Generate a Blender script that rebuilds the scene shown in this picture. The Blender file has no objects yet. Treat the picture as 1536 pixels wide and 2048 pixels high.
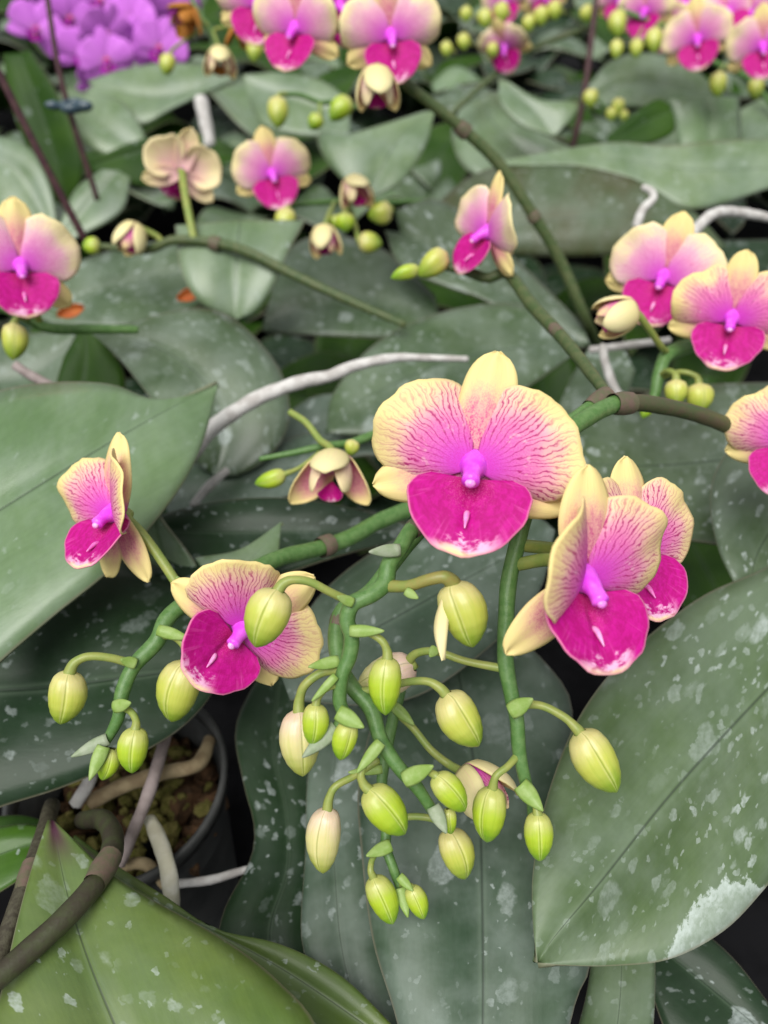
import bpy, math, random
from mathutils import Vector, Matrix
random.seed(7)
scene = bpy.context.scene
R = math.radians

# ---------------------------------------------------------------- camera
W, H, F = 1536.0, 2048.0, 1540.0
PITCH = R(44)
CAM = Vector((0, 0, .30))
FWD = Vector((0, math.cos(PITCH), -math.sin(PITCH)))
UPV = Vector((0, math.sin(PITCH), math.cos(PITCH)))
RGT = Vector((1, 0, 0))
cd = bpy.data.cameras.new('camera')
cam = bpy.data.objects.new('camera', cd)
scene.collection.objects.link(cam)
cam.location = CAM
cam.rotation_euler = (math.pi / 2 - PITCH, 0, 0)
cd.sensor_fit = 'VERTICAL'
cd.sensor_height = 36
cd.lens = 36 * F / H
cd.clip_start = .01
cd.clip_end = 50
cd.dof.use_dof = True
cd.dof.focus_distance = .242
cd.dof.aperture_fstop = 8.0
scene.camera = cam

# ---------------------------------------------------------------- light: soft daylight under a white greenhouse roof
world = bpy.data.worlds.new('World')
scene.world = world
world.use_nodes = True
bg = world.node_tree.nodes['Background']
bg.inputs[0].default_value = (.96, .985, 1.0, 1)
bg.inputs[1].default_value = .44
sd = bpy.data.lights.new('daylight', 'SUN')
sd.energy = 3.2
sd.angle = R(44)
sd.color = (1, .975, .94)
sun = bpy.data.objects.new('daylight', sd)
scene.collection.objects.link(sun)
sun.rotation_euler = (R(24), R(-14), 0)
sun.location = (0, 0, 2)
scene.view_settings.view_transform = 'Standard'
scene.view_settings.look = 'None'
scene.view_settings.gamma = 1
scene.view_settings.exposure = 0.38
scene.cycles.max_bounces = 5
scene.cycles.diffuse_bounces = 3
scene.cycles.glossy_bounces = 2
scene.cycles.transmission_bounces = 3

# ---------------------------------------------------------------- helpers
WL = {}          # world location of every parent


def ray(x, y):
    return FWD + RGT * ((x - W / 2) / F) + UPV * ((H / 2 - y) / F)


def D(x, y, d):                       # the point seen at photo pixel x, y at depth d
    return CAM + ray(x, y) * d


def Z(x, y, z):                       # the same, at world height z
    r = ray(x, y)
    return CAM + r * ((z - CAM.z) / r.z)


def link(o, parent=None):
    scene.collection.objects.link(o)
    if parent:
        o.parent = parent
    return o


def empty(name, loc, parent=None):
    o = bpy.data.objects.new(name, None)
    o.empty_display_size = .01
    o.location = loc - (WL[parent.name] if parent else Vector())
    link(o, parent)
    WL[o.name] = Vector(loc)
    return o


def tag(o, label, cat, group=None, kind=None):
    if label: o['label'] = label
    if cat: o['category'] = cat
    if group: o['group'] = group
    if kind: o['kind'] = kind
    return o


def mesh(name, verts, faces, mats, parent=None, uv=None, uv2=None, origin=None, smooth=True, thick=0, offset=-1):
    if origin is None:
        origin = WL[parent.name] if parent else Vector()
    me = bpy.data.meshes.new(name)
    me.from_pydata([tuple(Vector(v) - origin) for v in verts], [], faces)
    if not isinstance(mats, (list, tuple)): mats = [mats]
    for m in mats: me.materials.append(m)
    for k, data in (('uv', uv), ('size', uv2)):
        if data:
            l = me.uv_layers.new(name=k)
            for lp in me.loops:
                l.data[lp.index].uv = data[lp.vertex_index]
    if smooth:
        for p in me.polygons: p.use_smooth = True
    me.update()
    o = bpy.data.objects.new(name, me)
    o.location = origin - (WL[parent.name] if parent else Vector())
    link(o, parent)
    WL[o.name] = Vector(origin)
    if thick:
        s = o.modifiers.new('thickness', 'SOLIDIFY')
        s.thickness = thick
        s.offset = offset
        if len(mats) > 1:
            s.material_offset = 1
    return o


def spline(pts, n):
    """Catmull-Rom through pts (Vectors), n samples spread by arc length."""
    P = [Vector(p) for p in pts]
    if len(P) == 2:
        return [P[0].lerp(P[1], i / (n - 1)) for i in range(n)]
    E = [P[0] * 2 - P[1]] + P + [P[-1] * 2 - P[-2]]
    out = []
    for i in range(1, len(E) - 2):
        a, b, c, d = E[i - 1:i + 3]
        for k in range(12):
            t = k / 12
            out.append(.5 * ((2 * b) + (c - a) * t + (2 * a - 5 * b + 4 * c - d) * t * t + (3 * b - a - 3 * c + d) * t ** 3))
    out.append(P[-1])
    L = [0]
    for i in range(1, len(out)): L.append(L[-1] + (out[i] - out[i - 1]).length)
    T, j, res = L[-1] or 1, 0, []
    for i in range(n):
        s = T * i / (n - 1)
        while j < len(L) - 2 and L[j + 1] < s: j += 1
        f = (s - L[j]) / max(L[j + 1] - L[j], 1e-9)
        res.append(out[j].lerp(out[j + 1], min(f, 1)))
    return res


def grid_faces(nu, nv, wrap=False):
    f = []
    for j in range(nv - 1):
        for i in range(nu if wrap else nu - 1):
            k = (i + 1) % nu
            f.append((j * nu + i, j * nu + k, (j + 1) * nu + k, (j + 1) * nu + i))
    return f


def tube(name, pts, radii, mat, parent=None, seg=12, n=None, lump=0, origin=None, cap=True):
    n = n or max(8, len(pts) * 7)
    P = spline(pts, n)
    rr = []
    for i in range(n):
        f = i / (n - 1) * (len(radii) - 1)
        k = min(int(f), len(radii) - 2) if len(radii) > 1 else 0
        rr.append(Vector((radii[k] + (radii[min(k + 1, len(radii) - 1)] - radii[k]) * (f - k), 0, 0)))
    T = [(P[min(i + 1, n - 1)] - P[max(i - 1, 0)]).normalized() for i in range(n)]
    nrm = T[0].orthogonal().normalized()
    V, UV = [], []
    ph = random.random() * 9
    acc = 0
    for i in range(n):
        nrm = (nrm - T[i] * nrm.dot(T[i])).normalized()
        b = T[i].cross(nrm)
        if i: acc += (P[i] - P[i - 1]).length
        for k in range(seg):
            a = 2 * math.pi * k / seg
            r = rr[i].x * (1 + lump * (math.sin(acc * 260 + ph) + math.sin(acc * 510 + 2 * a + ph)))
            V.append(P[i] + (nrm * math.cos(a) + b * math.sin(a)) * r)
            UV.append((k / seg, i / (n - 1)))
    Fc = grid_faces(seg, n, True)
    if cap:
        for i, sgn in ((0, -1), (n - 1, 1)):
            c = len(V)
            V.append(P[i] + T[i] * sgn * rr[i].x * .5)
            UV.append((.5, i / (n - 1)))
            for k in range(seg):
                q = (i * seg + k, i * seg + (k + 1) % seg)
                Fc.append((q[1], q[0], c) if sgn < 0 else (q[0], q[1], c))
    return mesh(name, V, Fc, mat, parent, UV, origin=origin)


# ---------------------------------------------------------------- material helper
class NT:
    def __init__(s, name):
        s.m = bpy.data.materials.new(name)
        s.m.use_nodes = True
        s.t = s.m.node_tree
        s.n = s.t.nodes
        s.p = s.n['Principled BSDF']
        s.out = s.n['Material Output']

    def put(s, sock, v):
        if v is None: return
        if hasattr(v, 'is_output'): s.t.links.new(v, sock)
        elif isinstance(v, (tuple, list)) and len(v) == 3 and sock.type == 'RGBA': sock.default_value = (*v, 1)
        else: sock.default_value = v

    def math(s, op, a, b=None, c=None, clamp=False):
        n = s.n.new('ShaderNodeMath'); n.operation = op; n.use_clamp = clamp
        for i, v in enumerate((a, b, c)): s.put(n.inputs[i], v)
        return n.outputs[0]

    def add(s, a, b): return s.math('ADD', a, b)
    def sub(s, a, b): return s.math('SUBTRACT', a, b)
    def mul(s, a, b): return s.math('MULTIPLY', a, b)

    def step(s, x, lo, hi, a=0.0, b=1.0):
        n = s.n.new('ShaderNodeMapRange'); n.interpolation_type = 'SMOOTHSTEP'
        s.put(n.inputs[0], x)
        if lo > hi: lo, hi, a, b = hi, lo, b, a
        for i, v in enumerate((lo, hi, a, b)): s.put(n.inputs[i + 1], v)
        return n.outputs[0]

    def mix(s, f, a, b, mode='MIX'):
        n = s.n.new('ShaderNodeMix'); n.data_type = 'RGBA'; n.blend_type = mode
        s.put(n.inputs[0], f); s.put(n.inputs[6], a); s.put(n.inputs[7], b)
        return n.outputs[2]

    def uv(s, name='uv'):
        n = s.n.new('ShaderNodeUVMap'); n.uv_map = name
        return n.outputs[0]

    def obj(s):
        return s.n.new('ShaderNodeTexCoord').outputs['Object']

    def rnd(s):
        return s.n.new('ShaderNodeObjectInfo').outputs['Random']

    def xyz(s, v):
        n = s.n.new('ShaderNodeSeparateXYZ'); s.put(n.inputs[0], v)
        return n.outputs

    def vec(s, x, y, z=0.0):
        n = s.n.new('ShaderNodeCombineXYZ')
        for i, v in enumerate((x, y, z)): s.put(n.inputs[i], v)
        return n.outputs[0]

    def vmath(s, op, a, b):
        n = s.n.new('ShaderNodeVectorMath'); n.operation = op
        s.put(n.inputs[0], a)
        if op == 'SCALE': s.put(n.inputs[3], b)
        else: s.put(n.inputs[1], b)
        return n.outputs[0]

    def noise(s, v, scale, detail=2.0, rough=.5, dist=0.0, color=False):
        n = s.n.new('ShaderNodeTexNoise')
        s.put(n.inputs['Vector'], v); s.put(n.inputs['Scale'], scale)
        n.inputs['Detail'].default_value = detail; n.inputs['Roughness'].default_value = rough
        n.inputs['Distortion'].default_value = dist
        return n.outputs[1 if color else 0]

    def voro(s, v, scale, feature='F1'):
        n = s.n.new('ShaderNodeTexVoronoi'); n.feature = feature
        s.put(n.inputs['Vector'], v); s.put(n.inputs['Scale'], scale)
        return n.outputs

    def bump(s, h, strength=.3, dist=.001):
        n = s.n.new('ShaderNodeBump')
        n.inputs['Strength'].default_value = strength; n.inputs['Distance'].default_value = dist
        s.put(n.inputs['Height'], h)
        s.t.links.new(n.outputs[0], s.p.inputs['Normal'])
        return n.outputs[0]

    def done(s, color, rough=.5, spec=.5, transl=0, sss=0, tcolor=None):
        s.put(s.p.inputs['Base Color'], color)
        s.put(s.p.inputs['Roughness'], rough)
        s.put(s.p.inputs['Specular IOR Level'], spec)
        if sss:
            s.p.inputs['Subsurface Weight'].default_value = sss
            s.p.inputs['Subsurface Radius'].default_value = (.004, .0025, .0015)
            s.p.inputs['Subsurface Scale'].default_value = .6
        if transl:
            t = s.n.new('ShaderNodeBsdfTranslucent'); s.put(t.inputs[0], tcolor or color)
            mx = s.n.new('ShaderNodeMixShader'); mx.inputs[0].default_value = transl
            s.t.links.new(s.p.outputs[0], mx.inputs[1]); s.t.links.new(t.outputs[0], mx.inputs[2])
            s.t.links.new(mx.outputs[0], s.out.inputs[0])
        return s.m


MC = {}


def leaf_mat(kind):
    if kind in MC: return MC[kind]
    # base colour, second colour, dust film, spot amount, small spot amount, roughness
    P = {
        'dusty':   ((.036, .070, .024), (.060, .098, .040), .22, .70, .70, .33),
        'teal':    ((.030, .060, .032), (.046, .080, .044), .24, .70, .60, .44),
        'spotted': ((.036, .066, .024), (.056, .090, .036), .20, .95, 1.0, .34),
        'big':     ((.050, .090, .028), (.072, .118, .042), .18, .95, 1.0, .44),
        'chalk':   ((.050, .090, .028), (.072, .118, .042), .18, .95, 1.0, .44),
        'clean':   ((.082, .146, .056), (.112, .180, .078), .18, .05, .15, .30),
        'pale':    ((.085, .140, .060), (.130, .190, .090), .24, .08, .25, .30),
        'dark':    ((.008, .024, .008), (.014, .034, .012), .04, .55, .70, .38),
        'fresh':   ((.040, .105, .008), (.065, .150, .014), .03, .10, .20, .28),
        'olive':   ((.062, .112, .014), (.096, .144, .024), .06, .80, .70, .40),
        'brown':   ((.048, .054, .016), (.042, .070, .022), .12, .25, .50, .34),
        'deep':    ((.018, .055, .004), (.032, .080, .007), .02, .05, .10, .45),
    }[kind]
    c1, c2, dust, sp, sp2, ro = P
    t = NT('leaf_' + kind)
    s, v, _ = t.xyz(t.uv())
    size = t.uv('size')
    off = t.vec(t.mul(t.rnd(), 3.7), t.mul(t.rnd(), 9.1), t.mul(t.rnd(), 5.0))
    q = t.vmath('ADD', size, off)
    col = t.mix(t.step(t.noise(q, 22, 3), .35, .65), c1, c2)
    # lengthwise fibres
    fx, fy, _ = t.xyz(q)
    fib = t.noise(t.vec(t.mul(fx, 700), t.mul(fy, 26)), 1, 2)
    col = t.mix(t.mul(t.step(fib, .3, .8), .22), col, t.mix(1, col, (.55, .62, .5), 'MULTIPLY'))
    # dust film
    film = t.step(t.noise(q, 34, 4, .62), .30, .72)
    mott = t.step(t.noise(q, 210, 2, .6), .35, .7)
    col = t.mix(t.mul(mott, .22), col, t.mix(1, col, (1.45, 1.4, 1.5), 'MULTIPLY'))
    col = t.mix(t.mul(film, dust), col, (.34, .40, .37))
    # dried water marks: irregular islands, two sizes
    warp = t.vmath('SCALE', t.vmath('SUBTRACT', t.noise(q, 150, 3, .65, color=True), (.5, .5, .5)), .0075)
    qw = t.vmath('ADD', q, warp)
    qx, qy, _ = t.xyz(qw)
    tot = None
    grain = t.step(t.noise(q, 420, 2, .7), .3, .7)
    for sc, amt, rad, k in ((80, sp * .75, .46, 0), (170, sp2 * .8, .46, 1), (380, sp2 * .8, .44, 2)):
        vo = t.voro(t.vec(t.add(qx, k * .37), t.mul(qy, .78)), sc)
        rc = t.xyz(vo[1])
        radius = t.mul(t.step(rc[0], 1 - amt * .9, 1.0, .0, 1.0), rad)
        d = t.sub(radius, vo[0])
        fill = t.step(d, -.01, .13)
        ring = t.mul(fill, t.step(d, .14, .0))
        m = t.mul(t.add(t.mul(fill, t.add(.30, t.mul(grain, .42))), t.mul(ring, .32)), t.step(rc[1], .0, 1.0, .25, 1.0))
        tot = m if tot is None else t.math('MAXIMUM', tot, m)
    big = t.step(t.noise(q, 15, 2, .6), .42, .62)
    tot = t.mul(tot, t.add(.38, t.mul(big, .62)))
    col = t.mix(t.math('MULTIPLY', tot, 1.0 if kind == 'spotted' else .76, clamp=True), col, (.46, .52, .51))
    if kind == 'chalk':          # flaking lime crust on one side of this leaf
        e = t.add(s, t.mul(t.sub(t.noise(q, 210, 4, .7), .5), .30))
        dt = t.sub(v, .52)
        crust = t.mul(t.step(t.sub(e, t.mul(t.mul(dt, dt), 11.0)), .70, .735), t.step(v, .70, .66))
        inner = t.mul(crust, t.add(.45, t.mul(t.step(t.noise(q, 300, 4, .7), .3, .7), .35)))
        rimc = t.mul(crust, t.step(t.sub(e, t.mul(t.mul(dt, dt), 11.0)), .84, .74))
        col = t.mix(t.add(t.mul(inner, .55), t.mul(rimc, .35)), col, (.46, .53, .50))
    # midrib groove and the thin reddish margin
    a = t.math('ABSOLUTE', s)
    rib = t.step(a, .016, .004)
    col = t.mix(t.mul(rib, .65), col, (.018, .030, .018))
    rib2 = t.mul(t.step(a, .07, .02), t.step(a, .012, .03))
    col = t.mix(t.mul(rib2, .18), col, (.16, .22, .15))
    col = t.mix(t.mul(t.step(a, .975, .995), .55), col, (.19, .17, .12))
    if kind == 'olive':
        col = t.mix(t.mul(t.step(v, .16, .02), t.step(a, .9, .1)), col, (.045, .006, .022))
    rough = t.math('ADD', t.mul(tot, .35), t.add(ro, t.mul(film, .10)))
    h = t.add(t.noise(t.vec(t.mul(fx, 420), t.mul(fy, 130)), 1, 2, .6), t.mul(rib, -1.2))
    t.bump(h, .16, .0005)
    MC[kind] = t.done(col, rough, {'dark': .25, 'deep': .15, 'fresh': .3}.get(kind, .5), .18 if kind in ('deep', 'fresh') else 0)
    return MC[kind]


def petal_mats():
    out = {}
    # pink petals with net veins and yellow rim
    for kind in ('petal', 'petal_pale', 'sepal', 'lip', 'purple', 'purplelip', 'back', 'bud_sepal', 'wilted'):
        t = NT('orchid_' + kind)
        s, v, _ = t.xyz(t.uv())
        rn = t.mul(t.rnd(), 17.0)
        q = t.vec(t.add(s, rn), t.mul(v, 1.4), rn)
        n1 = t.noise(q, 2.3, 3)
        n2 = t.noise(q, 9, 3, .6)
        fine = t.noise(t.vec(t.mul(s, t.add(v, .15)), v, rn), 75, 2, .6)
        a = t.math('ABSOLUTE', s)
        transl, rough, spec = .22, .55, .25
        if kind.startswith('petal'):
            pale = kind == 'petal_pale'
            col = t.mix(t.step(v, .12, .60), (.72, .12, .66) if pale else (.66, .060, .58), (.86, .40, .62) if pale else (.80, .22, .48))
            col = t.mix(t.step(t.add(v, t.mul(t.sub(n1, .5), .35)), .48, .90), col, (.90, .66, .62) if pale else (.88, .56, .48))
            # yellow outer blotch, away from the upper and lower corners
            corner = t.mul(a, t.mul(a, a))
            ym = t.step(t.add(t.sub(v, t.mul(corner, .42)), t.mul(t.sub(n1, .5), .55)), .62, 1.0)
            rimy = t.step(v, .90, 1.0)
            ym = t.math('MAXIMUM', ym, t.mul(rimy, .7))
            col = t.mix(ym, col, (.91, .80, .44) if pale else (.90, .75, .33))
            # veins: rays that wriggle and fork outwards
            wv = t.mul(t.sub(t.noise(t.vec(t.add(t.mul(s, 5), rn), t.mul(v, 5)), 1, 3, .55), .5), .22)
            sw = t.add(s, wv)
            def rays(n, ph, lo):
                fr = t.math('FRACT', t.add(t.mul(sw, n), ph))
                tri = t.math('ABSOLUTE', t.sub(fr, .5))
                return t.step(tri, lo, .5)
            l1 = rays(7.0, .0, .36)
            l2 = rays(14.0, .0, .30)
            k = t.step(t.add(v, t.mul(t.sub(n2, .5), .35)), .45, .60)
            l3 = rays(28.0, .25, .30)
            k3 = t.step(t.add(v, t.mul(t.sub(n1, .5), .5)), .70, .82)
            ln = t.math('MAXIMUM', t.math('MAXIMUM', l1, t.mul(l2, k)), t.mul(l3, t.mul(k3, .7)))
            ln = t.mul(ln, t.step(n2, .25, .48, .45, 1.0))
            vis = t.mul(t.step(v, .14, .42), t.sub(1.0, t.mul(ym, .80)))
            vis = t.mul(vis, t.step(v, .985, .95))
            col = t.mix(t.mul(ln, t.mul(vis, .45 if pale else 1.0)), col, (.62, .07, .32) if pale else (.42, .012, .15))
            sp = t.mul(t.step(fine, .48, .60), t.mul(t.step(v, .80, .35), .60))
            col = t.mix(sp, col, (.60, .03, .36))
            wh = t.mul(t.step(n2, .58, .72), t.mul(t.step(v, .25, .5), t.step(v, .85, .6)))
            col = t.mix(t.mul(wh, .45), col, (.90, .60, .66))
        elif kind == 'sepal':
            pk = t.mul(t.step(t.add(v, t.mul(t.sub(n1, .5), .3)), .85, .35), t.step(a, 1.1, .4))
            col = t.mix(pk, (.90, .75, .33), (.85, .40, .42))
            sp = t.mul(t.step(t.add(fine, t.mul(t.sub(n2, .5), .5)), .46, .60), t.mul(pk, .85))
            col = t.mix(sp, col, (.62, .035, .26))
            col = t.mix(t.step(v, .22, .05), col, (.66, .06, .45))
            ln = t.step(t.noise(t.vec(t.mul(s, 22), t.mul(v, 1.5), rn), 1, 2), .55, .75)
            col = t.mix(t.mul(ln, .16), col, (.70, .40, .16))
        elif kind == 'lip':
            col = t.mix(t.step(n2, .35, .7), (.44, .003, .18), (.56, .006, .27))
            base = t.step(v, .45, .08)
            col = t.mix(t.mul(base, .75), col, (.40, .003, .10))
            sp = t.mul(t.step(fine, .52, .62), t.step(v, .6, .2))
            col = t.mix(t.mul(sp, .5), col, (.78, .13, .38))
            rad = t.noise(t.vec(t.mul(s, 30), t.mul(v, 2), rn), 1, 3)
            col = t.mix(t.mul(t.step(rad, .5, .8), t.mul(t.step(v, .5, .9), .5)), col, (.80, .10, .45))
            tip = t.mul(t.step(t.add(v, t.mul(t.sub(n2, .5), .9)), .80, 1.0), t.step(t.add(a, t.mul(t.sub(n1, .5), .5)), .34, .10))
            col = t.mix(t.mul(tip, .9), col, (.88, .52, .74))
            tip2 = t.mul(t.step(t.add(v, t.mul(t.sub(n1, .5), .25)), .90, 1.0), t.step(a, .30, .08))
            col = t.mix(tip2, col, (.88, .74, .34))
            col = t.mix(t.mul(t.step(v, .965, .995), .65), col, (.84, .30, .46))
            transl, rough, spec = .18, .6, .2
        elif kind == 'purple':
            ln = t.step(t.noise(t.vec(t.mul(s, 18), t.mul(v, 2), rn), 1, 2), .45, .75)
            col = t.mix(t.mul(ln, .5), (.72, .22, .82), (.56, .09, .70))
            col = t.mix(t.step(v, .4, .05), col, (.66, .25, .70))
        elif kind == 'purplelip':
            col = t.mix(t.step(v, .6, .1), (.36, .01, .36), (.62, .13, .06))
        elif kind == 'back':
            ln = t.step(t.noise(t.vec(t.mul(s, 16), t.mul(v, 2), rn), 1, 3), .45, .75)
            col = t.mix(t.step(t.add(v, t.mul(t.sub(n1, .5), .4)), .2, .9), (.86, .54, .52), (.88, .76, .44))
            col = t.mix(t.mul(ln, .25), col, (.74, .38, .36))
        elif kind == 'bud_sepal':
            col = t.mix(t.step(v, .0, .75), (.72, .64, .30), (.82, .74, .40))
            ln = t.step(t.noise(t.vec(t.mul(s, 14), t.mul(v, 1.5), rn), 1, 3), .5, .75)
            col = t.mix(t.mul(ln, .30), col, (.76, .44, .38))
            transl = .12
        else:
            col = t.mix(t.step(n2, .35, .7), (.42, .15, .022), (.60, .27, .05))
        h = t.noise(t.vec(t.mul(s, 26), t.mul(v, 4), rn), 1, 3)
        t.bump(h, .18, .0008)
        out[kind] = t.done(col, rough, spec, transl)
    return out


PM = petal_mats()


def solid(name, c1, c2=None, scale=120, rough=.5, spec=.4, bump=.2, transl=0, sss=0, detail=3, lo=.35, hi=.65):
    t = NT(name)
    o = t.obj()
    n = t.noise(o, scale, detail, .6)
    col = t.mix(t.step(n, lo, hi), c1, c2 or c1)
    if bump: t.bump(t.noise(o, scale * 4, 3, .6), bump, .0006)
    return t.done(col, rough, spec, transl, sss)


M = {}
M['column'] = solid('orchid_column', (.66, .055, .70), (.74, .13, .76), 200, .35, .4, .1, sss=.25)
M['anther'] = solid('orchid_anther', (.84, .42, .74), (.72, .16, .66), 260, .35, .5, .1, sss=.2)
M['callus'] = solid('orchid_callus', (.80, .34, .62), (.68, .12, .46), 260, .4, .4, .1, sss=.2)
M['pedicel'] = solid('pedicel_green', (.27, .30, .075), (.20, .27, .06), 160, .42, .4, .12, sss=.1)
M['pedicel_red'] = solid('pedicel_brown', (.25, .22, .06), (.20, .24, .055), 160, .42, .4, .12, sss=.1)
M['stem'] = solid('spike_green', (.070, .160, .038), (.105, .200, .060), 420, .42, .4, .2, sss=.05)
M['stem_dark'] = solid('spike_dark', (.050, .085, .026), (.085, .105, .040), 240, .5, .35, .25)
M['stem_old'] = solid('spike_old', (.050, .076, .026), (.070, .068, .034), 150, .5, .35, .25)
M['stem_brown'] = solid('spike_brown', (.040, .034, .022), (.075, .070, .045), 420, .6, .3, .3)
M['stem_olive'] = solid('spike_olive', (.045, .052, .022), (.040, .034, .022), 160, .55, .3, .3)
M['stem_purple'] = solid('spike_purple', (.050, .018, .026), (.075, .036, .036), 160, .5, .3, .2)
M['node'] = solid('node_sheath', (.14, .095, .075), (.10, .10, .055), 260, .6, .3, .2)
M['bract'] = solid('bract_green', (.23, .36, .075), (.30, .42, .13), 260, .42, .4, .15, transl=.15)
M['bract_pale'] = solid('bract_pale', (.25, .32, .19), (.33, .38, .27), 260, .5, .35, .2, transl=.15)
M['root'] = solid('root_grey', (.40, .38, .36), (.58, .57, .55), 130, .7, .2, .5)
M['root_white'] = solid('root_white', (.58, .56, .42), (.70, .68, .58), 110, .6, .3, .3)
M['root_brown'] = solid('root_brown', (.20, .15, .085), (.30, .24, .14), 130, .7, .2, .5)
M['root_mauve'] = solid('root_mauve', (.30, .25, .24), (.22, .18, .17), 160, .7, .2, .5)
M['pot'] = solid('pot_plastic', (.030, .032, .032), (.060, .062, .060), 60, .5, .4, .12, lo=.3, hi=.75)
M['bench'] = solid('bench_deep_shade', (.004, .004, .0045), (.008, .008, .009), 30, .9, .05, .2)  # near black: deep shadow in the gaps is put into the bench colour
M['bark'] = solid('bark', (.10, .055, .028), (.045, .028, .016), 180, .85, .15, .6)
M['moss'] = solid('moss', (.10, .10, .025), (.17, .15, .05), 320, .9, .1, .8)
M['clip'] = solid('clip_plastic', (.03, .06, .085), (.05, .08, .10), 200, .3, .5, .05)
M['orange'] = solid('wilted_orange', (.52, .16, .035), (.42, .10, .03), 160, .6, .3, .3, transl=.2)


def bud_mat(kind):
    base, mid, tip = {
        'green':  ((.44, .46, .13), (.36, .48, .028), (.17, .33, .016)),
        'yellow': ((.55, .50, .20), (.45, .48, .080), (.20, .31, .024)),
        'cream':  ((.64, .50, .36), (.58, .53, .23), (.32, .37, .06)),
        'blush':  ((.66, .48, .40), (.68, .60, .34), (.58, .58, .24))}[kind]
    t = NT('bud_' + kind)
    u, v, _ = t.xyz(t.uv())
    rn = t.mul(t.rnd(), 13.0)
    n = t.noise(t.vec(t.mul(u, 7), t.mul(v, 2), rn), 1, 3)
    vv = t.add(v, t.mul(t.sub(n, .5), .35))
    col = t.mix(t.step(vv, .05, .45), base, mid)
    col = t.mix(t.step(vv, .42, .98), col, tip)
    st = t.step(t.noise(t.vec(t.mul(u, 46), t.mul(v, 1.6), rn), 1, 2), .45, .75)
    col = t.mix(t.mul(st, .38), col, t.mix(1, col, (.70, .82, .45), 'MULTIPLY'))
    seam = t.math('ABSOLUTE', t.sub(t.math('FRACT', t.add(t.mul(u, 3), .5)), .5))
    col = t.mix(t.mul(t.step(seam, .030, .006), .45), col, (.16, .21, .030))
    col = t.mix(t.mul(t.mul(t.step(seam, .10, .04), t.step(seam, .02, .04)), .25), col, (.72, .68, .34))
    t.bump(t.noise(t.vec(t.mul(u, 40), t.mul(v, 5), rn), 1, 3), .15, .0006)
    return t.done(col, .36, .45, sss=.12)


BM = {k: bud_mat(k) for k in ('green', 'yellow', 'cream', 'blush')}

# ================================================================ setting
mesh('bench', [(-4, -1, -.15), (4, -1, -.15), (4, 7, -.15), (-4, 7, -.15)], [(0, 1, 2, 3)], M['bench'])
bpy.data.objects['bench']['kind'] = 'structure'


# ================================================================ leaves
def leaf(parent, kind, mid, left, right, z, nx=0., ny=-.15, fold=.05, arch=.0, wave=.02, nu=13, nv=34, thick=.0018, name='leaf'):
    """A leaf lying in a tilted plane through height z at its middle, folded at the midrib, arched along it."""
    n = Vector((nx, ny, 1)).normalized()
    mx = [Vector((p[0], p[1], 0)) for p in mid]
    c = spline(mx, 9)[4]
    P0 = Z(c.x, c.y, z)
    dep = (P0 - CAM).dot(FWD)
    A = spline(mx, nv)
    Lp = spline([Vector((p[0], p[1], 0)) for p in left], nv)
    Rp = spline([Vector((p[0], p[1], 0)) for p in right], nv)
    ph = random.random() * 6
    wmax = max((a - b).length for a, b in zip(Lp, Rp)) * dep / F
    V, U1, U2 = [], [], []
    acc = 0
    hit = lambda q: ((P0 - CAM).dot(n)) / ray(q.x, q.y).dot(n)
    for j in range(nv):
        t = j / (nv - 1)
        if j: acc += (A[j] - A[j - 1]).length * dep / F
        for i in range(nu):
            s = -1 + 2 * i / (nu - 1)
            e = Lp[j] if s < 0 else Rp[j]
            q = A[j].lerp(e, abs(s))
            # round the two halves a little
            k = hit(q)
            half = (e - A[j]).length * dep / F
            lift = fold * half * 2 * (abs(s) ** 1.35)
            lift += .10 * half * math.sin(math.pi * abs(s))
            lift += arch * wmax * 4 * t * (1 - t)
            lift += wave * wmax * math.sin(6.5 * t + ph + (1.3 if s > 0 else 0)) * abs(s) ** 1.5
            lift += .5 * wave * wmax * math.sin(3.1 * t + 2.2 * s + ph * 2)
            V.append(CAM + ray(q.x, q.y) * (k - lift))
            U1.append((s, t))
            U2.append((s * half, acc))
    o = mesh(name, V, [tuple(reversed(f)) for f in grid_faces(nu, nv)], leaf_mat(kind), parent, U1, U2)
    # face the camera side up, thickness below
    me = o.data
    pm = me.polygons[len(me.polygons) // 2]
    if (pm.center + WL[o.name] - CAM).dot(pm.normal) > 0:
        me.flip_normals()
    s = o.modifiers.new('thickness', 'SOLIDIFY'); s.thickness = thick; s.offset = -1
    return o


def plant(x, y, label, z=-.08, group=None, cat='orchid'):
    return tag(empty('orchid_plant', Z(x, y, z)), label, cat, group)


p = plant(-120, 1150, 'orchid plant with a broad clean sage green leaf pointing up behind the sideways flower')
leaf(p, 'clean', [(-80, 1070), (120, 945), (300, 838), (437, 768)],
     [(-80, 820), (0, 780), (110, 764), (220, 768), (300, 796), (370, 792), (437, 768)],
     [(-80, 1400), (0, 1322), (110, 1228), (230, 1130), (335, 1010), (400, 900), (437, 768)], .075, .08, -.22, .03, .10, .01)
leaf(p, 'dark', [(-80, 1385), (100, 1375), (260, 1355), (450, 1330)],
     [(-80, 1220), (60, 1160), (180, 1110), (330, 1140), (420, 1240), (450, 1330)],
     [(-80, 1650), (0, 1615), (120, 1577), (250, 1522), (350, 1465), (415, 1400), (450, 1330)], .028, .05, -.12, -.02, .05, .01)

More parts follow.
